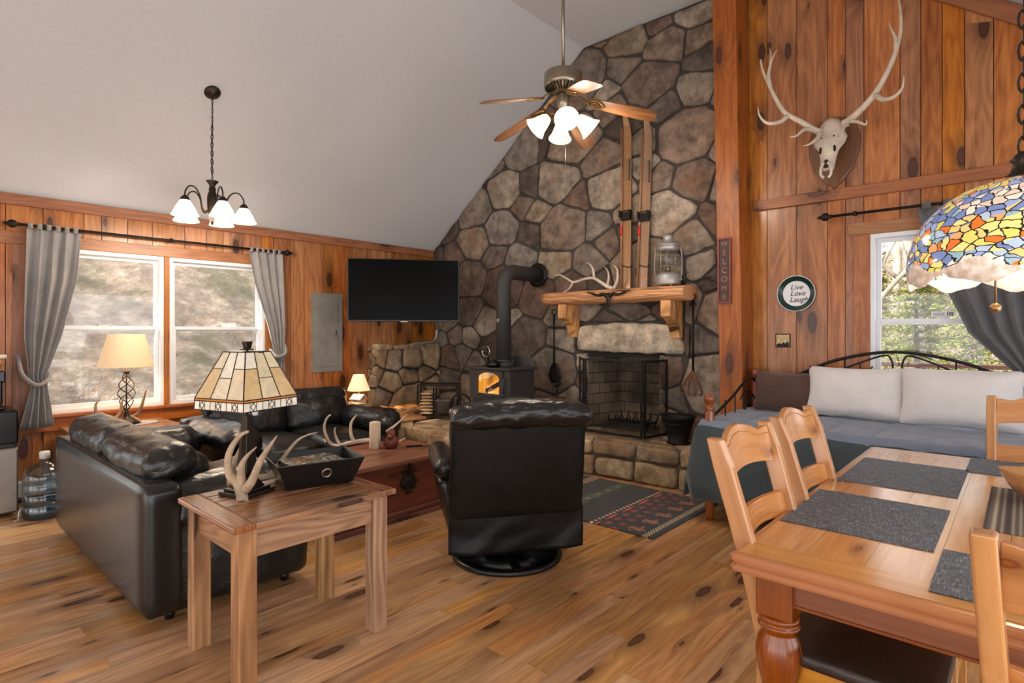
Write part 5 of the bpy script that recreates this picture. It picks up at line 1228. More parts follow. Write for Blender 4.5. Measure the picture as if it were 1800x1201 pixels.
mb = MB(); mb.lathe([(.0, -.12), (.016, -.11), (.02, -.08), (.026, -.03), (.036, .0), (.024, .03), (0, .035)], (0, 0, 0), 12, scal=lambda p, a: (p.x, p.y*.5, p.z)); mb.tube([(.018*cos(t), -.012, -.085+.02*sin(t)) for t in [2*pi*k/14 for k in range(14)]], .004, 5, True); mb.build('skull', 'bronze', r)
# antler on the mantel
r = empty('elk_antler', (-3.5, my-.0, MZ), 0, 'pale branching antler lying on the left of the log mantel', 'antler'); o_ = Vector(r.location); E_ = lambda u, v, y=5.0: ony(u, v, y)-o_
mb = MB(); antler_mesh(mb, [E_(1078, 507, 5.02), E_(1068, 504), E_(1054, 495), E_(1042, 489), E_(1026, 491), E_(1008, 496), E_(995, 489), E_(985, 484), E_(975, 485)], .020, [([E_(1007, 496), E_(1003, 504), E_(996, 511), E_(982, 517)], .014), ([E_(1044, 490), E_(1043, 476), E_(1038, 466), E_(1030, 461)], .015), ([E_(1067, 503), E_(1070, 488), E_(1068, 476), E_(1061, 468)], .014), ([E_(1079, 507), E_(1085, 492), E_(1085, 475), E_(1078, 466)], .017)])
burr(mb, E_(1080, 509, 5.03), (1, 0, -.6), .02); mb.build('beam', 'antler_pale', r)
# skis
r0 = None
for i, (ub, ut, vt, lab) in enumerate(((1102, 1104, 203, 'left vintage wooden ski standing on the mantel against the stone'), (1131, 1141, 208, 'right vintage wooden ski standing on the mantel against the stone'))):
    pb = ony(ub, 512, 5.10); pt = ony(ut, vt, 5.17); L = pt.z-MZ; r = empty('ski', (pb.x, 5.10, MZ), 0, lab, 'ski', 'pair of wooden skis on the mantel')
    dx = (pt.x-pb.x); mb = MB(); n = 16; w_ = .046
    sec = []
    for k in range(n+1):
        t = k/n; ww = w_*(1 if t < .9 else 1-(t-.9)*6.); yy = .065*t-(.12*(t-.88)/.12*(t-.88)/.12*.5 if t > .88 else 0); sec.append([(dx*t-ww, yy-.012, L*t), (dx*t+ww, yy-.012, L*t), (dx*t+ww, yy+.006, L*t), (dx*t-ww, yy+.006, L*t)])
    off = mb.off()
    for a, b in zip(sec, sec[1:]): mb.hexa(a+b, 2, off)
    mb.build('ski_blade', 'ski_wood', r, bevel=.002)
    mb = MB(); mb.hexa([(-.006, -.024, 0), (.0, -.024, 0), (.0, -.012, 0), (-.006, -.012, 0), (dx-.006, .041, L*.97), (dx, .041, L*.97), (dx, .053, L*.97), (dx-.006, .053, L*.97)]) if False else None
    mb.tube([(-.052, -.03, .02), (dx*.95-.052, .03, L*.93)], .011, 8); mb.build('pole_shaft', 'ski_wood', r)
    zz = L*.42; mb = MB(); mb.bx(dx*.42-.055, dx*.42+.055, -.02, .02, zz-.05, zz+.03); mb.bx(dx*.42-.062, dx*.42-.046, -.04, .02, zz-.02, zz+.05); mb.bx(dx*.42+.046, dx*.42+.062, -.04, .02, zz-.02, zz+.05); mb.bar((dx*.42-.06, -.035, zz+.04), (dx*.42+.06, -.035, zz+.04), .01, .01); mb.build('toe_binding', 'black_metal', r, bevel=.002)
    mb = MB(); z2 = L*.68; mb.bx(dx*.68+.02, dx*.68+.04, -.0, .035, z2-.11, z2+.11); mb.build('cable_spring', 'steel', r, bevel=.003)
    mb = MB(); z3 = L*.335; mb.tube([(-.052+dx*.335, -.03+.06*.335, z3-.05), (-.052+dx*.34, -.03+.06*.36, z3+.05)], .0125, 8); mb.build('red_band', 'red', r)
    mb = MB(); z4 = L*.13; mb.tube([(dx*.13+.06*cos(t), -.0+.02*sin(t)-.01, z4+.012*sin(2*t)) for t in [2*pi*k/16 for k in range(16)]], .005, 5, True); mb.bx(-.075, -.06, -.03, -.02, z4-.09, z4-.01); mb.build('cable_loop', 'bronze', r)
# lantern
r = empty('lantern', (-2.53, 5.04, MZ), 0, 'grey galvanised oil lantern at the right end of the mantel', 'lantern')
mb = MB(); mb.lathe([(.10, .012), (.115, .02), (.118, .03), (.115, .10), (.105, .12), (.07, .135), (.04, .14), (0, .141)], (0, 0, 0), 28)
for k in range(4): a = pi/4+pi/2*k; mb.lathe([(.012, 0), (.012, .03)], (.08*cos(a), .08*sin(a), 0), 8)
mb.build('fuel_tank', 'galv', r)
mb = MB(); mb.lathe([(.03, .141), (.06, .17), (.085, .22), (.088, .28), (.07, .33), (.06, .345)], (0, 0, 0), 24, cap=False); mb.build('glass_globe', 'glass', r)
mb = MB(); mb.lathe([(.02, .14), (.024, .18), (.012, .2), (.0, .2)], (0, 0, 0), 12); mb.build('burner', 'brass', r)
mb = MB(); mb.lathe([(.06, .335), (.085, .33), (.10, .345), (.105, .36), (.10, .385), (.112, .392), (.108, .40), (.07, .415), (.05, .42), (.048, .47), (.052, .475), (.048, .48), (.048, .49), (.0, .492)], (0, 0, 0), 28); mb.build('chimney_hood', 'galv', r)
mb = MB()
for s in (-1, 1): mb.tube(smooth([(s*.115, 0, .06), (s*.135, 0, .10), (s*.142, 0, .2), (s*.138, 0, .3), (s*.125, 0, .365)], 5), .0045, 6); mb.lathe([(0, -.01), (.012, 0), (0, .01)], (s*.14, 0, .37), 10); mb.lathe([(0, -.01), (.012, 0), (0, .01)], (s*.135, 0, .06), 10)
for a in (-1.2, -1.9): mb.tube([(.095*cos(a), .095*sin(a), .12), (.095*cos(a), .095*sin(a), .35)], .003, 5)
for z in (.19, .24, .29): mb.tube([(.096*cos(t), .096*sin(t), z) for t in [2*pi*k/24 for k in range(24)]], .0022, 5, True)
mb.build('wire_guard', 'galv', r)
mb = MB(); mb.tube(smooth([(-2.40, 5.08, MZ+.03), (-2.2, 5.10, MZ+.05), (-2.10, 5.08, MZ+.03), (-2.04, 5.05, MZ-.02)], 7), .006, 6); mb.tube([(-2.40, 5.08, MZ+.03), (-2.14, 5.12, MZ+.075)], .004, 6); tag(mb.build('cable', 'black_plastic'), 'thin black cable running from the lantern end of the mantel to the post', 'cable')
# ================================================================== fire tools, screen, bucket
p = ony(974, 548, 5.12); r = empty('fire_shovel', (p.x, 5.12, .98), 0, 'long black fireplace shovel hanging on the stone left of the mantel', 'shovel')
mb = MB(); top = 1.62-.98; mb.tube([(0, 0, -.0), (0, 0, top-.03)], .011, 8); mb.tube([(.03*cos(t), 0, top+.03*sin(t)) for t in [2*pi*k/18 for k in range(18)]], .006, 6, True); mb.build('handle', 'black_iron', r)
mb = MB(); mb.grid(lambda u, v: ((u-.5)*.17*(1 if v < .85 else .7)*(.35+.65*min(1, v*2.2)), -.03*(1-4*(u-.5)**2)*v-.0+.01, .06-.22*v), 10, 8); mb.build('pan', 'black_iron', r, solid=.004)
r = empty('fire_tool', (-3.92, 5.10, HZ), 0, 'short black iron tool standing on the hearth under the shovel', 'tool'); mb = MB(); mb.tube([(0, 0, 0), (0, .02, .42)], .009, 8); mb.bx(-.05, .05, -.02, .04, 0, .03); mb.build('shaft', 'black_iron', r); mb = MB(); mb.tube([(-.04, .02, .40), (.05, .02, .44)], .012, 8); mb.build('grip', 'black_iron', r)
p = ony(1220, 545, 5.12); r = empty('log_tongs', (p.x, 5.10, .84), 0, 'long iron log tongs with splayed claws hanging right of the fireplace', 'tongs')
mb = MB(); mb.tube([(0, 0, .17), (0, 0, .86)], .012, 8); mb.tube([(.026*cos(t), 0, .885+.026*sin(t)) for t in [2*pi*k/16 for k in range(16)]], .007, 6, True); mb.tube([(-.03, .0, .80), (.0, -.02, .88), (.03, 0, .80)], .007, 6); mb.build('shaft', 'black_iron', r)
for a in (-1, -.35, .35, 1): mb = MB(); mb.tube(smooth([(0, -.01, .19), (a*.045, -.03, .12), (a*.09, -.02-.02*abs(a), .03), (a*.10, -.03, -.01), (a*.075, -.03, -.035)], 5), .009, 7); mb.build('claw', 'copper', r)
# folding screen
r = empty('fireplace_screen', (-2.67, 4.80, HZ), 0, 'black folding mesh screen standing before the fireplace', 'screen')
def panel(a, b, H0=.74):
    a, b = Vector(a), Vector(b); u = (b-a).normalized(); mb = MB(); fr = .022
    mb.bar(a+u*fr/2, a+u*fr/2+Vector((0, 0, H0)), fr, .016, up=u.cross(Vector((0, 0, 1)))); mb.bar(b-u*fr/2, b-u*fr/2+Vector((0, 0, H0)), fr, .016, up=u.cross(Vector((0, 0, 1))))
    for z in (fr/2, H0-fr/2): mb.bar(a+u*fr+Vector((0, 0, z)), b-u*fr+Vector((0, 0, z)), .016, fr)
    p_ = mb.build('panel_frame', 'black_metal', r, bevel=.002)
    mb = MB(); A, B = a+u*fr, b-u*fr; mb.face([mb.bm.verts.new(q) for q in (A+Vector((0, 0, fr)), B+Vector((0, 0, fr)), B+Vector((0, 0, H0-fr)), A+Vector((0, 0, H0-fr)))]); mb.build('mesh', 'spark', p_)
panel((-.66, .0, .012), (0, .0, .012)); panel((.012, .008, .012), (.07, .36, .012)); panel((-.675, .008, .012), (-.93, .30, .012))
mb = MB()
for x in (-.60, ): mb.tube(smooth([(x, 0, .75), (x-.01, 0, .79), (x+.0, 0, .82), (x+.02, 0, .79), (x+.015, 0, .75)], 4), .004, 6)
mb.build('handle', 'black_metal', r)
# grate inside the firebox
r = empty('fire_grate', (-3.12, YS+.2, .37), 0, 'black iron grate inside the open fireplace', 'grate'); mb = MB()
for k in range(6): x = -.22+k*.088; mb.tube(smooth([(x, -.13, .14), (x, -.12, .08), (x, 0, .07), (x, .12, .08), (x, .14, .15)], 4), .008, 6)
for y in (-.08, .08): mb.bar((-.25, y, .062), (.25, y, .062), .012, .012)
for x in (-.22, .22):
    for y in (-.08, .08): mb.tube([(x, y, 0), (x, y, .06)], .008, 6)
mb.build('bars', 'black_iron', r)
r = empty('ash_bucket', (-2.355, 4.89, HZ), 0, 'black metal ash bucket on the hearth in front of the stone wall', 'bucket')
mb = MB(); mb.lathe([(.0, .02), (.085, .02), (.10, .0), (.105, .012), (.09, .03), (.115, .12), (.145, .225), (.165, .25), (.16, .253), (.138, .225), (.108, .12), (.085, .035), (.0, .03)], (0, 0, 0), 32, scal=lambda p, a: (p.x*(1.05 if p.z > .2 else 1), p.y*.9, p.z+(.012*abs(cos(a)) if p.z > .22 else 0))); mb.build('bucket_body', 'black_iron', r)
mb = MB(); mb.tube(smooth([(-.15, 0, .23), (-.10, -.12, .20), (0, -.155, .19), (.10, -.12, .20), (.15, 0, .23)], 5), .005, 6); mb.build('bail', 'black_iron', r)
# ================================================================== rug
def rug_mat():
    t = NT('lodge_rug'); x, y, z = t.sep(t.coord('Object'))      # x 0..1.8 from the right edge (object origin at the right edge), y along
    u = t.math('MULTIPLY', x, -1.)
    def band(a, b): return t.math('MULTIPLY', t.math('GREATER_THAN', u, a), t.math('LESS_THAN', u, b))
    def per(v, p): return t.math('FRACT', t.math('DIVIDE', v, p))
    base = s2l((34, 34, 38)); c = t.mix(0., base, base)
    def add(c, mask, col): return t.mix(mask, c, s2l(col))
    chk = lambda p, q: t.math('LESS_THAN', t.math('FRACT', t.math('ADD', t.math('DIVIDE', y, p), t.math('FLOOR', t.math('DIVIDE', u, q)))), .5) if False else t.math('LESS_THAN', t.math('FRACT', t.math('ADD', t.math('DIVIDE', y, p), t.math('MULTIPLY', t.math('FLOOR', t.math('DIVIDE', u, q)), .5))), .5)
    # stepped key border
    c = add(c, t.math('MULTIPLY', band(.045, .09), chk(.034, .011)), (206, 188, 140))
    # animals row: blocky shapes made from coarse cells
    def figs(c, a, b, per_y, col, sy=.5, seed=0.):
        w = (b-a); fy = t.math('FRACT', t.math('DIVIDE', t.math('ADD', y, seed), per_y)); fu = t.math('DIVIDE', t.math('SUBTRACT', u, a), w)
        cy = t.math('FLOOR', t.math('MULTIPLY', fy, 9.)); cu = t.math('FLOOR', t.math('MULTIPLY', fu, 6.))
        wn = t.new('ShaderNodeTexWhiteNoise', noise_dimensions='2D'); t.lk(t.comb(t.math('ADD', cy, seed*10), cu, 0.), wn.inputs['Vector'])
        dd = t.math('ADD', t.math('MULTIPLY', t.math('ABSOLUTE', t.math('SUBTRACT', cy, 4.)), .22), t.math('MULTIPLY', t.math('ABSOLUTE', t.math('SUBTRACT', cu, 2.5)), .26))
        m = t.math('MULTIPLY', t.math('LESS_THAN', t.math('ADD', dd, t.math('MULTIPLY', wn.outputs[0], .55)), 1.0), band(a, b))
        return add(c, m, col)
    c = figs(c, .11, .24, .20, (150, 92, 62), seed=.0); c = figs(c, .27, .35, .12, (132, 52, 46), seed=.3); c = figs(c, .365, .43, .12, (148, 62, 50), seed=.7)
    c = figs(c, .435, .475, .24, (206, 74, 44), seed=1.1)
    c = add(c, t.math('MULTIPLY', band(.485, .51), t.math('LESS_THAN', per(y, .05), .45)), (226, 206, 158))
    g = t.math('MULTIPLY', band(.80, .92), t.math('LESS_THAN', t.math('ADD', t.math('ABSOLUTE', t.math('SUBTRACT', per(y, .16), .5)), t.math('MULTIPLY', t.math('ABSOLUTE', t.math('SUBTRACT', u, .86)), 6.)), .52)); c = add(c, g, (40, 78, 58))
    g2 = t.math('MULTIPLY', band(.83, .89), t.math('LESS_THAN', t.math('ABSOLUTE', t.math('SUBTRACT', per(t.math('ADD', y, .08), .16), .5)), .22)); c = add(c, g2, (122, 96, 70))
    c = add(c, t.math('MULTIPLY', band(1.14, 1.165), chk(.04, .02)), (222, 178, 130)); c = add(c, t.math('MULTIPLY', band(1.17, 1.20), t.math('LESS_THAN', per(y, .03), .5)), (214, 150, 104)); c = add(c, t.math('MULTIPLY', band(1.205, 1.225), chk(.04, .02)), (226, 196, 150))
    g3 = t.math('MULTIPLY', band(1.42, 1.54), t.math('LESS_THAN', t.math('ABSOLUTE', t.math('SUBTRACT', per(y, .2), .5)), .25)); c = add(c, g3, (48, 84, 58))
    t.set(color=c, rough=.95, sheen=.2); t.bump(t.noise(t.coord('Object'), 300, 2), .4, .003); return t.m
M['rug'] = rug_mat()
mb = MB(); mb.bx(-1.85, 0, 0, 1.10, 0, .008); o = mb.build('area_rug', 'rug', None, loc=(-1.85, 3.47, .0005), bevel=.003); tag(o, 'dark patterned lodge rug with animal borders lying before the hearth', 'rug')
# ================================================================== right wall pieces
SKX = -1.16
r = empty('elk_skull_mount', (SKX, YD, 2.60), 0, 'bleached elk skull with wide antlers on a dark wooden shield', 'skull mount')
mb = MB(); sh_ = [(0, -.03), (.07, .03), (.14, .13), (.185, .26), (.19, .38), (.16, .47), (.10, .53), (0, .56), (-.10, .53), (-.16, .47), (-.19, .38), (-.185, .26), (-.14, .13), (-.07, .03)]
mb.prism(sh_, lambda a, b, t: (a, -t, b), .0, .028, 1); mb.build('shield', 'plaque_wood', r, bevel=.008)
mb = MB(); sec = [(.07, .038, .03, .235), (.085, .046, .045, .23), (.13, .050, .055, .215), (.19, .056, .060, .19), (.25, .070, .066, .17), (.30, .104, .075, .155), (.345, .116, .080, .14), (.385, .100, .085, .13), (.43, .090, .08, .11), (.48, .075, .07, .10), (.52, .04, .04, .09)]
V = []
for (z, w_, dp, y0) in sec: V.append([mb.bm.verts.new((w_*cos(a)*(1+.06*cos(2*a)), -y0-dp*sin(a)*.9+.0, z)) for a in [2*pi*k/24 for k in range(24)]])
for a, b in zip(V, V[1:]):
    for k in range(24): mb.face([a[k], a[(k+1) % 24], b[(k+1) % 24], b[k]], smooth=True)
mb.face(V[0][::-1]); mb.face(V[-1]); sk = mb.build('skull', 'bone', r)
for s in (-1, 1):
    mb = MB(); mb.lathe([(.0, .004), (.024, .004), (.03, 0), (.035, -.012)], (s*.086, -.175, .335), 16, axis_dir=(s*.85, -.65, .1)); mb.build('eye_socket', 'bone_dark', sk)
    mb = MB(); mb.lathe([(.024, -.004), (.034, .004), (.038, 0), (.035, -.008)], (s*.086, -.175, .335), 18, axis_dir=(s*.85, -.65, .1)); mb.build('socket_rim', 'bone', sk)
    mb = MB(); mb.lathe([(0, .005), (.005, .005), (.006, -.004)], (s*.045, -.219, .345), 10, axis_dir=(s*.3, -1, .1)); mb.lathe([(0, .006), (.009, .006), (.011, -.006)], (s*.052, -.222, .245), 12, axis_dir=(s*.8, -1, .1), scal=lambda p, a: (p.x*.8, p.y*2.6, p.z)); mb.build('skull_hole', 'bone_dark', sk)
    mb = MB(); mb.tube(smooth([(s*.014, -.27, .13), (s*.034, -.275, .09), (s*.036, -.27, .04), (s*.016, -.262, .012)], 5), .011, 8); mb.build('premaxilla', 'bone', sk)
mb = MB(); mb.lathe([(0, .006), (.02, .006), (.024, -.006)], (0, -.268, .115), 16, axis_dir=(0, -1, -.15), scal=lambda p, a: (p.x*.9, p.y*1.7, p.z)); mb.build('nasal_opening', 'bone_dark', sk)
o_ = Vector(r.location); K = lambda u, v, y=5.02: ony(u, v, y)-o_
mb = MB(); antler_mesh(mb, [K(1447, 232, 5.12), K(1432, 229, 5.05), K(1411, 216, 4.98), K(1382, 200, 4.95), K(1365, 176, 4.95), K(1349, 143, 4.98), K(1340, 122, 5.0), K(1337, 104, 5.03)], .026, [
    ([K(1386, 202, 4.96), K(1372, 214, 4.88), K(1350, 217, 4.82), K(1336, 205, 4.8), K(1332, 188, 4.8)], .020), ([K(1432, 229, 5.05), K(1414, 228, 4.95), K(1400, 239, 4.88), K(1388, 241, 4.86)], .018), ([K(1440, 232, 5.08), K(1437, 242, 4.98), K(1424, 253, 4.92), K(1411, 257, 4.9)], .017),
    ([K(1354, 154, 4.97), K(1351, 132, 4.98), K(1355, 108, 5.0), K(1353, 84, 5.03)], .017), ([K(1354, 112, 5.0), K(1360, 98, 5.02), K(1366, 87, 5.05)], .011)])
burr(mb, K(1446, 232, 5.11), (-.9, -.3, .2), .026); mb.build('antler', 'antler_pale', r)
mb = MB(); antler_mesh(mb, [K(1484, 218, 5.12), K(1500, 205, 5.05), K(1520, 186, 4.98), K(1540, 162, 4.95), K(1560, 126, 4.95), K(1574, 92, 4.97), K(1583, 56, 5.0), K(1583, 22, 5.03), K(1580, 0, 5.05)], .027, [
    ([K(1538, 166, 4.95), K(1552, 175, 4.88), K(1572, 170, 4.82), K(1586, 154, 4.8), K(1589, 133, 4.8)], .020), ([K(1492, 213, 5.08), K(1507, 214, 4.98), K(1522, 219, 4.94), K(1523, 210, 4.93)], .015), ([K(1487, 217, 5.1), K(1483, 226, 5.0), K(1479, 236, 4.97)], .015),
    ([K(1574, 90, 4.97), K(1574, 68, 4.98), K(1567, 52, 5.0), K(1562, 40, 5.02)], .015)])
burr(mb, K(1486, 217, 5.11), (.8, -.3, .5), .026); mb.build('antler', 'antler_pale', r)
r = empty('wall_plate', (-1.448, YD-.001, 1.725), 0, 'round white plate with dark green rim and handwritten words on the planks', 'plate')
mb = MB(); mb.lathe([(.0, .004), (.10, .004), (.108, .008)], (0, 0, 0), 40, axis_dir=(0, -1, 0), cap=False); mb.build('centre', 'white', r)
M['green'] = plain('dark_green_rim', (16, 52, 46), .2)
mb = MB(); mb.lathe([(.108, .0078), (.148, .024)], (0, 0, 0), 40, axis_dir=(0, -1, 0), cap=False); mb.build('rim', 'green', r)
mb = MB(); mb.lathe([(.148, .024), (.152, .027), (.154, .022), (.10, .0), (.0, 0)], (0, 0, 0), 40, axis_dir=(0, -1, 0), cap=False); mb.build('edge', 'white', r)
text_mesh('handwriting', 'Live\n Love\n  Laugh', .062, Matrix.Translation((0, -.0062, -.0)) @ WALLTXT, 'black_plastic', r, .0004, .3, .85)
r = empty('switch_plate', (-1.557, YD, 1.322), 0, 'dark framed light switch plate on the planks below the round plate', 'switch')
mb = MB(); mb.bx(-.062, .062, -.008, 0, -.06, .06); mb.build('cover', 'bronze', r, bevel=.003); mb = MB(); mb.bx(-.053, .053, -.0095, -.007, -.05, .05); mb.build('face', 'brass', r)
for s in (-1, 1): mb = MB(); mb.bx(s*.024-.007, s*.024+.007, -.02, -.009, -.012, .014); mb.build('toggle', 'bone', r, bevel=.002)
mb = MB(); mb.prism([(-.05, -.05), (.05, -.05), (.05, -.02), (.035, -.01), (.02, -.028), (.005, -.012), (-.01, -.03), (-.03, -.022), (-.05, -.034)], lambda a, b, t: (a, -.0095-t, b), 0, .001); mb.build('tree_scene', 'black_metal', r)
# WELCOME sign on the post
wx = -1.955
r = empty('welcome_sign', (wx, 4.963, 1.935), 0, 'narrow vertical red-framed WELCOME sign on the timber post', 'sign')
M['sign_brown'] = plain('sign_brown', (66, 54, 50), .6); M['sign_red'] = plain('sign_red', (134, 66, 58), .5); M['sign_letter'] = plain('sign_letter', (176, 106, 74), .5)
mb = MB(); mb.bx(-.048, .048, -.008, 0, -.278, .278); mb.build('board', 'sign_brown', r)
mb = MB()
for b in ((-.058, -.044, -.278, .278), (.044, .058, -.278, .278), (-.058, .058, .272, .29), (-.058, .058, -.29, -.272)): mb.bx(b[0], b[1], -.018, 0, b[2], b[3])
mb.build('frame', 'sign_red', r, bevel=.002)
for i, chh in enumerate('WELCOME'): text_mesh('letter', chh, .072 if chh != 'W' and chh != 'M' else .060, Matrix.Translation((0, -.009, .232-i*.0775)) @ WALLTXT, 'sign_letter', r, .001)
# ================================================================== hanging lights
# chandelier
cp = Vector((-5.05, 1.86, 3.36)); cz = 2.27
r = empty('chandelier', (cp.x, cp.y, cz), 0, 'dark bronze five-arm chandelier with lit frosted bell shades hanging from the sloped ceiling', 'chandelier'); top = roof_z(cp.x)-cz
nrm = Vector((.622, 0, -.783))
mb = MB(); mb.lathe([(.062, 0), (.064, .008), (.055, .02), (.02, .03), (.012, .04), (0, .042)], (0, 0, top), 28, axis_dir=nrm); mb.build('canopy', 'bronze', r)
mb = MB(); z = top-.045; k = 0
def link(mb, c, L, w, a, r_=.0022):
    pts = [Vector((w*cos(t)*cos(a), w*cos(t)*sin(a), L*sin(t))) + Vector(c) for t in [2*pi*i/10 for i in range(10)]]; mb.tube(pts, r_, 4, True)
while z > .43: link(mb, (0, 0, z), .023, .009, k*pi/2); z -= .036; k += 1
z = .86; k = 0
while z > .45: link(mb, (-.018-.010*sin((z-.4)*7), .004, z), .021, .008, k*pi/2); z -= .033; k += 1
mb.tube([(.003, 0, top-.04), (.004, .002, .42)], .0022, 5); mb.build('chain', 'bronze', r)
mb = MB(); mb.lathe([(.0, .02), (.01, .025), (.014, .05), (.022, .06), (.018, .07), (.028, .085), (.03, .10), (.025, .11), (.038, .13), (.040, .25), (.034, .28), (.026, .30), (.028, .325), (.02, .34), (.026, .36), (.048, .385), (.046, .39), (.018, .372), (.0, .37)], (0, 0, 0), 24)
mb.tube([(.014*cos(t), 0, .40+.02*sin(t)) for t in [2*pi*k/12 for k in range(12)]], .003, 5, True); mb.build('column', 'bronze', r)
for k in range(5):
    a = radians(70+72*k); ca, sa = cos(a), sin(a); P = lambda q, z: (q*ca, q*sa, z)
    mb = MB(); mb.tube(smooth([P(.03, .14), P(.07, .125), P(.095, .16), P(.11, .24), P(.15, .30), P(.20, .305), P(.235, .26), P(.24, .215)], 6), .006, 8); arm = mb.build('arm', 'bronze', r)
    mb = MB(); mb.lathe([(.0, .225), (.014, .22), (.028, .205), (.036, .19), (.034, .175)], P(.24, 0), 18); mb.build('shade_holder', 'bronze', arm)
    mb = MB(); mb.lathe([(.030, .185), (.040, .17), (.058, .14), (.074, .11), (.083, .085), (.095, .068), (.099, .06)], P(.24, 0), 28, cap=False); mb.build('glass_shade', 'chand_glass', arm, solid=.003)
    mb = MB(); mb.lathe([(.0, .06), (.02, .066), (.028, .09), (.02, .12), (.012, .16)], P(.24, 0), 14); mb.build('bulb', 'bulb', arm)
    point_light('chandelier_bulb', (cp.x+.24*ca, cp.y+.24*sa, cz+.045), 13, (1, .87, .72), .05)
# ceiling fan
FC = Vector((-2.488, 3.317, 2.93))
r = empty('ceiling_fan', FC, 0, 'pewter and wood five-blade ceiling fan with lit frosted glass shades', 'ceiling fan')
mb = MB(); mb.tube([(0, 0, .34), (0, 0, FLAT-FC.z)], .0125, 12); mb.lathe([(.0, 0), (.03, .0), (.06, .03), (.07, .06)], (0, 0, FLAT-FC.z-.06), 20); mb.build('downrod', 'pewter', r)
mb = MB(); mb.lathe([(.0, .355), (.03, .35), (.13, .345), (.138, .335), (.14, .27), (.138, .255), (.125, .235), (.075, .20), (.06, .195), (.0, .195)], (0, 0, 0), 40); mb.build('motor_housing', 'pewter', r)
mb = MB()
for k in range(30):
    a = 2*pi*k/30; mb.bar((.132*cos(a), .132*sin(a), .239), (.084*cos(a), .084*sin(a), .204), .009, .006)
mb.build('vent_slots', 'black_metal', r)
mb = MB(); mb.lathe([(.04, .195), (.048, .18), (.048, .10), (.03, .085), (.032, .05), (.05, .04), (.052, .02), (.03, .0), (.0, -.005)], (0, 0, 0), 24); mb.build('switch_housing', 'pewter', r)
fb_ = None
for k in range(5):
    az = radians(-YAW+0)      # azimuth measured clockwise from the viewing axis
    th = radians(24+72*k); ddir = Vector((-SY*cos(th)+CY*sin(th), CY*cos(th)+SY*sin(th), 0)); side = Vector((0, 0, 1)).cross(ddir)
    mb = MB(); P = lambda q, s, z: ddir*q+side*s+Vector((0, 0, z-.0))
    pts = []
    zq = lambda q: .125-.125*(q-.19)/.47
    outl = [(.19, .05), (.30, .060), (.52, .068), (.62, .066), (.655, .045), (.66, 0)]
    full = [(q, s) for q, s in outl]+[(q, -s) for q, s in outl[::-1][1:]]
    pit = -.19
    off_u, off_v = mb.off()
    for zz, flip in ((.004, False), (-.004, True)):
        vs = [mb.bm.verts.new(P(q, s, zq(q)+s*pit+zz)) for q, s in full]; uv = [(q+off_u, s+off_v) for q, s in full]
        if flip: vs2, lo = vs[::-1], vs; mb.face(vs2, uv[::-1])
        else: hi = vs; mb.face(vs, uv)
    for i in range(len(full)): j = (i+1) % len(full); mb.face([lo[i], lo[j], hi[j], hi[i]], [(off_u, off_v)]*4)
    bl = mb.build('blade', 'blade_wood', r)
    mb = MB(); mb.bar(P(.06, 0, .20), P(.13, 0, .17), .03, .008); mb.bar(P(.13, 0, .17), P(.20, 0, .118), .022, .008)
    for s in (-1, 1): mb.tube(smooth([P(.17, 0, .125), P(.20, s*.035, zq(.2)-.008+s*.035*pit), P(.25, s*.045, zq(.25)-.008+s*.045*pit), P(.285, s*.015, zq(.285)-.008), P(.30, 0, zq(.30)-.008)], 5), .006, 6); mb.tube(smooth([P(.2, s*.01, zq(.2)-.008), P(.235, s*.022, zq(.235)-.008+s*.02*pit), P(.26, 0, zq(.26)-.008)], 4), .005, 6)
    mb.build('blade_iron', 'brass', bl)
for k in range(4):
    a = radians(-YAW)+radians(100+90*k)-.25; dv = Vector((cos(a)*.74, sin(a)*.74, -.67)).normalized(); p0 = Vector((.04*cos(a), .04*sin(a), .05))
    mb = MB(); mb.tube(smooth([p0-Vector((0, 0, .02)), p0+Vector((.04*cos(a), .04*sin(a), .005)), p0+Vector((.065*cos(a), .065*sin(a), -.02))], 5), .008, 8); la = mb.build('light_arm', 'brass', r)
    c = p0+Vector((.055*cos(a), .055*sin(a), -.012))
    mb = MB(); mb.lathe([(.018, 0), (.026, .01), (.028, .03)], c, 18, axis_dir=dv); mb.build('socket', 'brass', la)
    mb = MB(); mb.lathe([(.028, .02), (.042, .045), (.055, .085), (.064, .115), (.082, .145), (.085, .15)], c, 28, axis_dir=dv, cap=False); mb.build('glass_shade', 'fan_glass', la, solid=.003)
    mb = MB(); mb.lathe([(.012, .03), (.026, .07), (.026, .09), (.012, .108), (.0, .11)], c, 14, axis_dir=dv); mb.build('bulb', 'bulb', la)
    q = FC+c+dv*.17; point_light('fan_bulb', q, 11, (1, .90, .78), .05)
mb = MB(); mb.tube([(.02, 0, .0), (.022, 0, -.66)], .0016, 5); mb.lathe([(.0, -.70), (.005, -.69), (.004, -.66), (0, -.655)], (.022, 0, 0), 8); mb.build('pull_chain', 'steel', r)
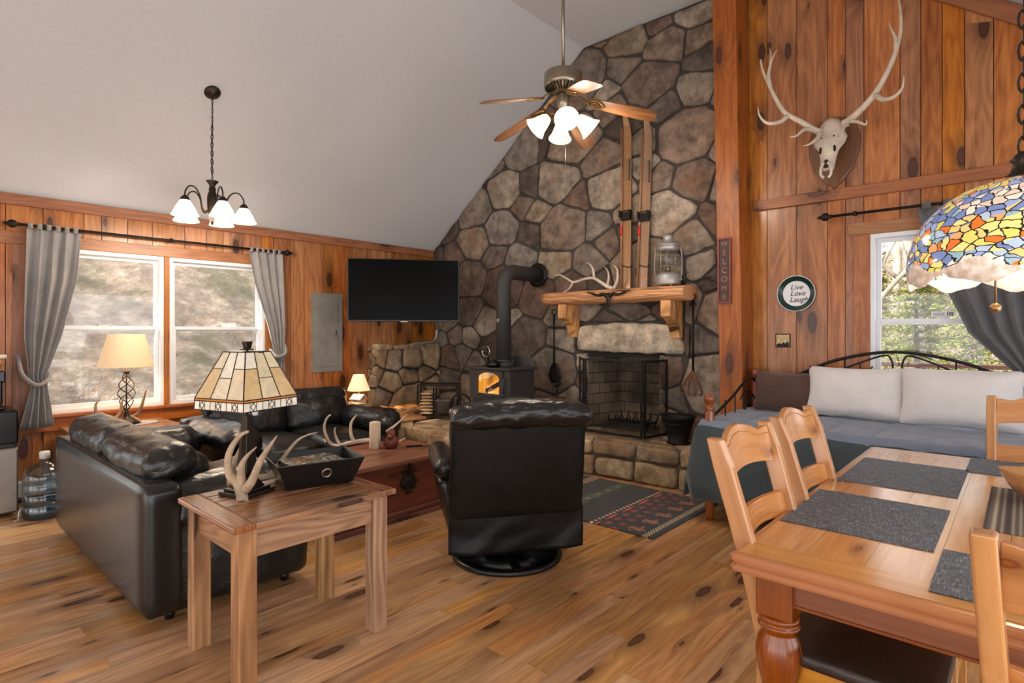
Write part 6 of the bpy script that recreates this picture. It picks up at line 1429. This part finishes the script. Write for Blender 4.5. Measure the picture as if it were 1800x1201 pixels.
# stained glass pendant over the table
def dome_mat():
    t = NT('leaded_dome_glass'); uv = t.new('ShaderNodeUVMap').outputs[0]; x, y, _ = t.sep(uv)
    z = t.sep(t.coord('Object'))[2]
    vec = t.comb(t.math('MULTIPLY', x, 56.), t.math('MULTIPLY', y, 17.), 0.)
    dist = t.noise(vec, 1.3, 2); vv = t.new('ShaderNodeVectorMath', operation='ADD'); t.lk(vec, vv.inputs[0]); t.lk(t.comb(t.math('MULTIPLY', dist, .8), t.math('MULTIPLY', dist, .5), 0.), vv.inputs[1])
    e = t.vor(vv.outputs[0], 1, 'DISTANCE_TO_EDGE', '2D').outputs['Distance']; f = t.vor(vv.outputs[0], 1, 'F1', '2D'); rc = t.sep(f.outputs['Color'])
    blue = t.ramp(rc[0], [(0, s2l((120, 140, 190))), (.35, s2l((156, 172, 216))), (.6, s2l((180, 200, 222))), (.8, s2l((150, 182, 196))), (1, s2l((196, 206, 232)))], 'CONSTANT')
    warm = t.ramp(rc[1], [(0, s2l((236, 224, 140))), (.3, s2l((222, 214, 112))), (.5, s2l((240, 204, 128))), (.7, s2l((238, 170, 110))), (.85, s2l((232, 120, 44))), (1, s2l((168, 208, 50)))], 'CONSTANT')
    pink = t.ramp(rc[1], [(0, s2l((240, 210, 190))), (.5, s2l((246, 232, 214))), (1, s2l((236, 190, 160)))], 'CONSTANT')
    reg = t.noise(t.comb(t.math('MULTIPLY', x, 5.), t.math('MULTIPLY', y, 2.4), 4.), 1, 1)
    c = t.mix(t.math('GREATER_THAN', t.math('ADD', reg, t.math('MULTIPLY', rc[2], .16)), .575), blue, warm)
    c = t.mix(t.math('GREATER_THAN', y, 5.80), c, warm)
    c = t.mix(t.math('MULTIPLY', t.math('LESS_THAN', t.math('ADD', reg, t.math('MULTIPLY', rc[2], .1)), .45), t.math('GREATER_THAN', rc[1], .2)), c, pink)
    petal = t.math('LESS_THAN', y, t.math('MULTIPLY_ADD', t.math('SINE', t.math('MULTIPLY', x, 2*pi*9)), .05, 5.10))
    cream = t.ramp(t.noise(t.coord('Object'), 60, 3), [(.35, s2l((214, 196, 176))), (.65, s2l((250, 244, 236)))])
    c = t.mix(petal, c, cream)
    lead = t.math('LESS_THAN', e, .06); nl = t.math('MULTIPLY', lead, t.math('SUBTRACT', 1., petal))
    c = t.mix(nl, c, s2l((34, 32, 34)))
    t.set(color=c, rough=.15, ec=c, es=t.math('MULTIPLY_ADD', nl, -.36, t.math('MULTIPLY_ADD', petal, -.22, .36))); return t.m
M['dome'] = dome_mat()
DC = Vector((.0, 2.02, 1.545))
r = empty('pendant_lamp', DC, 0, 'large stained glass dome pendant with floral blue and yellow glass over the dining table', 'lamp')
mb = MB(); prof = [(.252, .0), (.256, .03), (.252, .07), (.238, .115), (.214, .16), (.178, .20), (.130, .232), (.08, .25), (.04, .257)]
n = 96; V = []
for j, (q, z) in enumerate(prof):
    row = []
    for k in range(n):
        a = 2*pi*k/n; sc = (abs(sin(a*4.5+.6))**.7) if j == 0 else 0; row.append(mb.bm.verts.new((q*cos(a)*(1-.03*sc*0), q*sin(a), z-.034*sc+(.010 if j == 0 else 0)+(.004*sin(a*18) if j == 0 else 0))))
    V.append(row)
for j in range(len(prof)-1):
    for k in range(n):
        k2 = (k+1) % n; u0, u1 = k/n, (k+1)/n; v0, v1 = 5+j/(len(prof)-1), 5+(j+1)/(len(prof)-1)
        mb.face([V[j][k], V[j][k2], V[j+1][k2], V[j+1][k]], [(u0, v0), (u1, v0), (u1, v1), (u0, v1)], smooth=True)
mb.build('leaded_dome', 'dome', r, solid=.004)
mb = MB(); mb.lathe([(.045, .255), (.05, .262), (.03, .275), (.022, .30), (.03, .31), (.012, .33), (0, .33)], (0, 0, 0), 24); mb.build('cap', 'bronze', r)
mb = MB(); z = .345; k = 0
ztop = roof_z(0)-DC.z
while z < ztop-.02: link(mb, (0, 0, z), .027, .012, k*pi/2, .0032); z += .042; k += 1
mb.tube([(.004, 0, .33), (.004, 0, ztop)], .004, 5); mb.build('chain', 'bronze', r)
for i, (x, y) in enumerate(((-.055, -.10), (.06, -.085))):
    mb = MB(); mb.tube([(x, y, .12), (x, y, -.075)], .0028, 6); mb.lathe([(.0, -.098), (.012, -.09), (.013, -.08), (.004, -.072), (0, -.07)], (x, y, 0), 12); mb.build('pull_chain', 'brass', r)
mb = MB(); mb.lathe([(0, .06), (.03, .09), (.03, .13), (.015, .17), (0, .17)], (0, 0, 0), 14); mb.build('bulb', 'bulb', r)
point_light('pendant_bulb', (0, 2.02, 1.66), 7, (1, .84, .64), .05)
# ================================================================== outdoors
def litter():
    t = NT('leaf_litter'); co = t.coord('Object')
    v = t.vor(co, 16); rc = t.sep(v.outputs['Color'])
    n = t.noise(co, .8, 6, .62); n2 = t.noise(co, 3.5, 6, .7)
    c = t.ramp(n2, [(.3, s2l((84, 76, 72))), (.5, s2l((122, 112, 102))), (.68, s2l((158, 146, 130)))])
    c = t.mix(t.math('MULTIPLY', rc[0], .35), c, s2l((128, 100, 78)))
    c = t.mix(t.mapr(n, .48, .62, 0, .6), c, s2l((78, 80, 62)))
    t.set(color=c, rough=1, spec=0); t.bump(n2, .8, .1); return t.m
M['litter'] = litter()
M['pine_leaf'] = plain('pine_needles', (124, 134, 70), .9, var=.3, spec=.1); M['pine_leaf2'] = plain('olive_needles', (142, 140, 84), .9, var=.3, spec=.1)
M['trunk'] = plain('tree_bark', (104, 88, 76), .95, bump=1, bscale=18, var=.2); M['trunk_pale'] = plain('pale_bark', (142, 132, 122), .95, bump=1, bscale=18, var=.2)
M['rail'] = plain('red_brown_stain', (112, 66, 56), .7)
def hillz(x, y):
    f = max(0, min(1, (y+.8)/1.8)); f = f*f*(3-2*f); return -.1+(hillz0(x, y)+.1)*f
def hillz0(x, y): return .15+(-7.2-x)*.62+.5*noise.noise(Vector((x*.35, y*.35, 0)))+.12*noise.noise(Vector((x*1.5, y*1.5, 4))) if x < -7.2 else .15
mb = MB(); mb.grid(lambda u, v: (-6.4-18*u**1.3, -12+30*v, hillz(-6.4-18*u**1.3, -12+30*v)-.2), 70, 110); o = mb.build('hillside', 'litter'); struct(o, 'steep leaf covered bank outside the left windows', 'hill')
mb = MB(); mb.grid(lambda u, v: (-14+30*u, 5.7+60*v, -.9+(.21*max(0, 60*v-12))+.4*noise.noise(Vector((u*9, v*18, 2)))*min(1, v*8)), 50, 60); o = mb.build('ground_outside', 'litter'); struct(o, 'leafy ground sloping away beyond the far window', 'ground')
def bare_tree(mb, p, d, L, r, depth, rg):
    pts = [p]; dd = d.copy()
    for i in range(5): dd = (dd+Vector((rg.uniform(-.12, .12), rg.uniform(-.12, .12), .03))).normalized(); pts.append(pts[-1]+dd*L/5)
    mb.tube(pts, [r*(1-.5*i/5) for i in range(6)], 7 if depth > 2 else 4, cap=False)
    if depth <= 0: return
    for k in range(rg.choice((3, 4)) if depth > 1 else 3):
        q = pts[rg.choice((2, 3, 4, 5)) if depth < 4 else rg.choice((3, 4, 5))]; a = rg.uniform(0, 2*pi); nd = (dd*.75+Vector((cos(a), sin(a), rg.uniform(0, .6)))*.7).normalized()
        bare_tree(mb, q, nd, L*rg.uniform(.5, .7), r*.42, depth-1, rg)
def tree_bare(seed, label):
    rg = random.Random(seed); r = empty('bare_tree', (0, 0, 0), 0, label, 'tree', 'trees beyond the far window'); mb = MB(); bare_tree(mb, Vector((0, 0, 0)), Vector((rg.uniform(-.06, .06), 0, 1)), 4.6, .13, 4, rg); mb.build('trunk_and_branches', 'trunk_pale', r); return r
def tree_pine(seed, label, H=6.5, mat='pine_leaf'):
    rg = random.Random(seed); r = empty('pine_tree', (0, 0, 0), 0, label, 'tree', 'trees beyond the far window'); mb = MB(); mb.tube([(0, 0, 0), (.04, 0, H*.5), (0, .03, H)], [.13, .09, .02], 8); mb.build('trunk', 'trunk', r)
    mb = MB()
    for t in range(20):
        z = H*(.10+.88*t/20); R = (1-t/21)*H*.30+.2
        for b in range(9):
            a = rg.uniform(0, 2*pi); L = R*rg.uniform(.6, 1.1)
            for k in range(10):
                q = L*(.15+.85*k/9); c = Vector((q*cos(a), q*sin(a), z-.10*q+rg.uniform(-.06, .06)))
                for _ in range(5):
                    e1 = Vector((rg.uniform(-1, 1), rg.uniform(-1, 1), rg.uniform(-.5, .5))).normalized()*rg.uniform(.05, .12); e2 = e1.cross(Vector((rg.uniform(-1, 1), rg.uniform(-1, 1), 1))).normalized()*.018; c2 = c+Vector((rg.uniform(-.14, .14), rg.uniform(-.14, .14), rg.uniform(-.06, .06)))
                    mb.face([mb.bm.verts.new(c2-e1), mb.bm.verts.new(c2+e2), mb.bm.verts.new(c2+e1), mb.bm.verts.new(c2-e2)])
    f = mb.build('foliage', mat, r); return r
protoB = [tree_bare(3, 'x'), tree_bare(9, 'x')]; protoP = [tree_pine(1, 'x'), tree_pine(2, 'x', 5.5, 'pine_leaf2')]
spots = [('B', 0, -2.35, 13.5, 1.0, 'bare grey tree close beyond the far window, at the left of the view'), ('B', 1, -1.15, 16, 1.1, 'bare tree with leaning limbs in the middle of the far window view'), ('B', 0, -3.6, 21, 1.3, 'bare tree further back behind the left pines'),
    ('B', 1, -.2, 22, 1.35, 'bare tree behind the swept curtain, far back'), ('B', 1, -2.6, 27, 1.5, 'tall pale bare tree in the distance at the left'), ('B', 0, -1.4, 30, 1.5, 'tall pale bare tree in the distance at the centre'),
    ('B', 0, -3.0, 15.5, .9, 'slim bare tree left of the centre pine'), ('B', 1, -1.9, 18.5, 1.2, 'forked bare tree behind the centre pine'), ('B', 0, -.5, 18, 1.1, 'bare tree right of the centre pine near the curtain'), ('B', 1, -4.2, 29, 1.6, 'bare tree far back at the left edge of the window'), ('B', 0, .4, 27, 1.5, 'bare tree far back hidden by the curtain edge'),
    ('P', 0, -1.75, 15, .62, 'young green pine in the centre of the far window'), ('P', 1, -2.9, 17.5, .75, 'yellow green pine at the left of the far window'), ('P', 0, -.7, 14.2, .6, 'green pine low at the right, beside the curtain edge'), ('P', 1, -2.1, 20.5, .85, 'yellow green pine behind the young centre pine'), ('P', 0, .6, 18, .9, 'green pine mostly behind the curtain'), ('P', 1, -4.4, 24, 1.1, 'olive pine far at the left behind the others'), ('P', 0, -.9, 26, 1.0, 'dark green pine far back at the right'), ('P', 1, -2.9, 33, 1.3, 'olive pine at the very back of the view')]
used = set()
for i, (k, pi_, x, y, s, lab) in enumerate(spots):
    P_ = (protoB if k == 'B' else protoP)[pi_]; o = P_ if id(P_) not in used else copy_tree(P_); used.add(id(P_))
    o.location = (x, y, -.9+.21*max(0, y-5.7-12)-.2); o.rotation_euler = (0, 0, i*1.7); o.scale = (s, s, s); o['label'] = lab
for i, (x, y, z, s, lab) in enumerate(((-13.5, -4.2, -.4, 1.9, 'added unseen pine dappling the bank outside, the nearer one behind the viewer'), (-10.2, -8.6, -.4, 2.2, 'added unseen pine dappling the bank, the tallest one behind the viewer'))):  # out-of-view pines added to break up the sun on the bank
    o = copy_tree(protoP[i % 2]); o.location = (x, y, z); o.scale = (s*.8, s*.8, s); o['label'] = lab; o['group'] = 'added pines dappling the bank outside'
r = empty('deck_railing', (-.3, 7.3, -.9), 0, 'red-brown wooden deck railing outside the window behind the daybed', 'railing')
mb = MB(); mb.bx(-3, 3, -.06, .06, 1.93, 1.97); mb.bx(-3, 3, -.02, .02, 1.80, 1.88); mb.build('top_rail', 'rail', r)
mb = MB(); mb.bx(-3, 3, -.02, .02, .98, 1.05); mb.build('bottom_rail', 'rail', r)
for k in range(7): mb = MB(); mb.bx(-3+k-.045, -3+k+.045, -.045, .045, .0, 1.93); mb.build('post', 'rail', r)
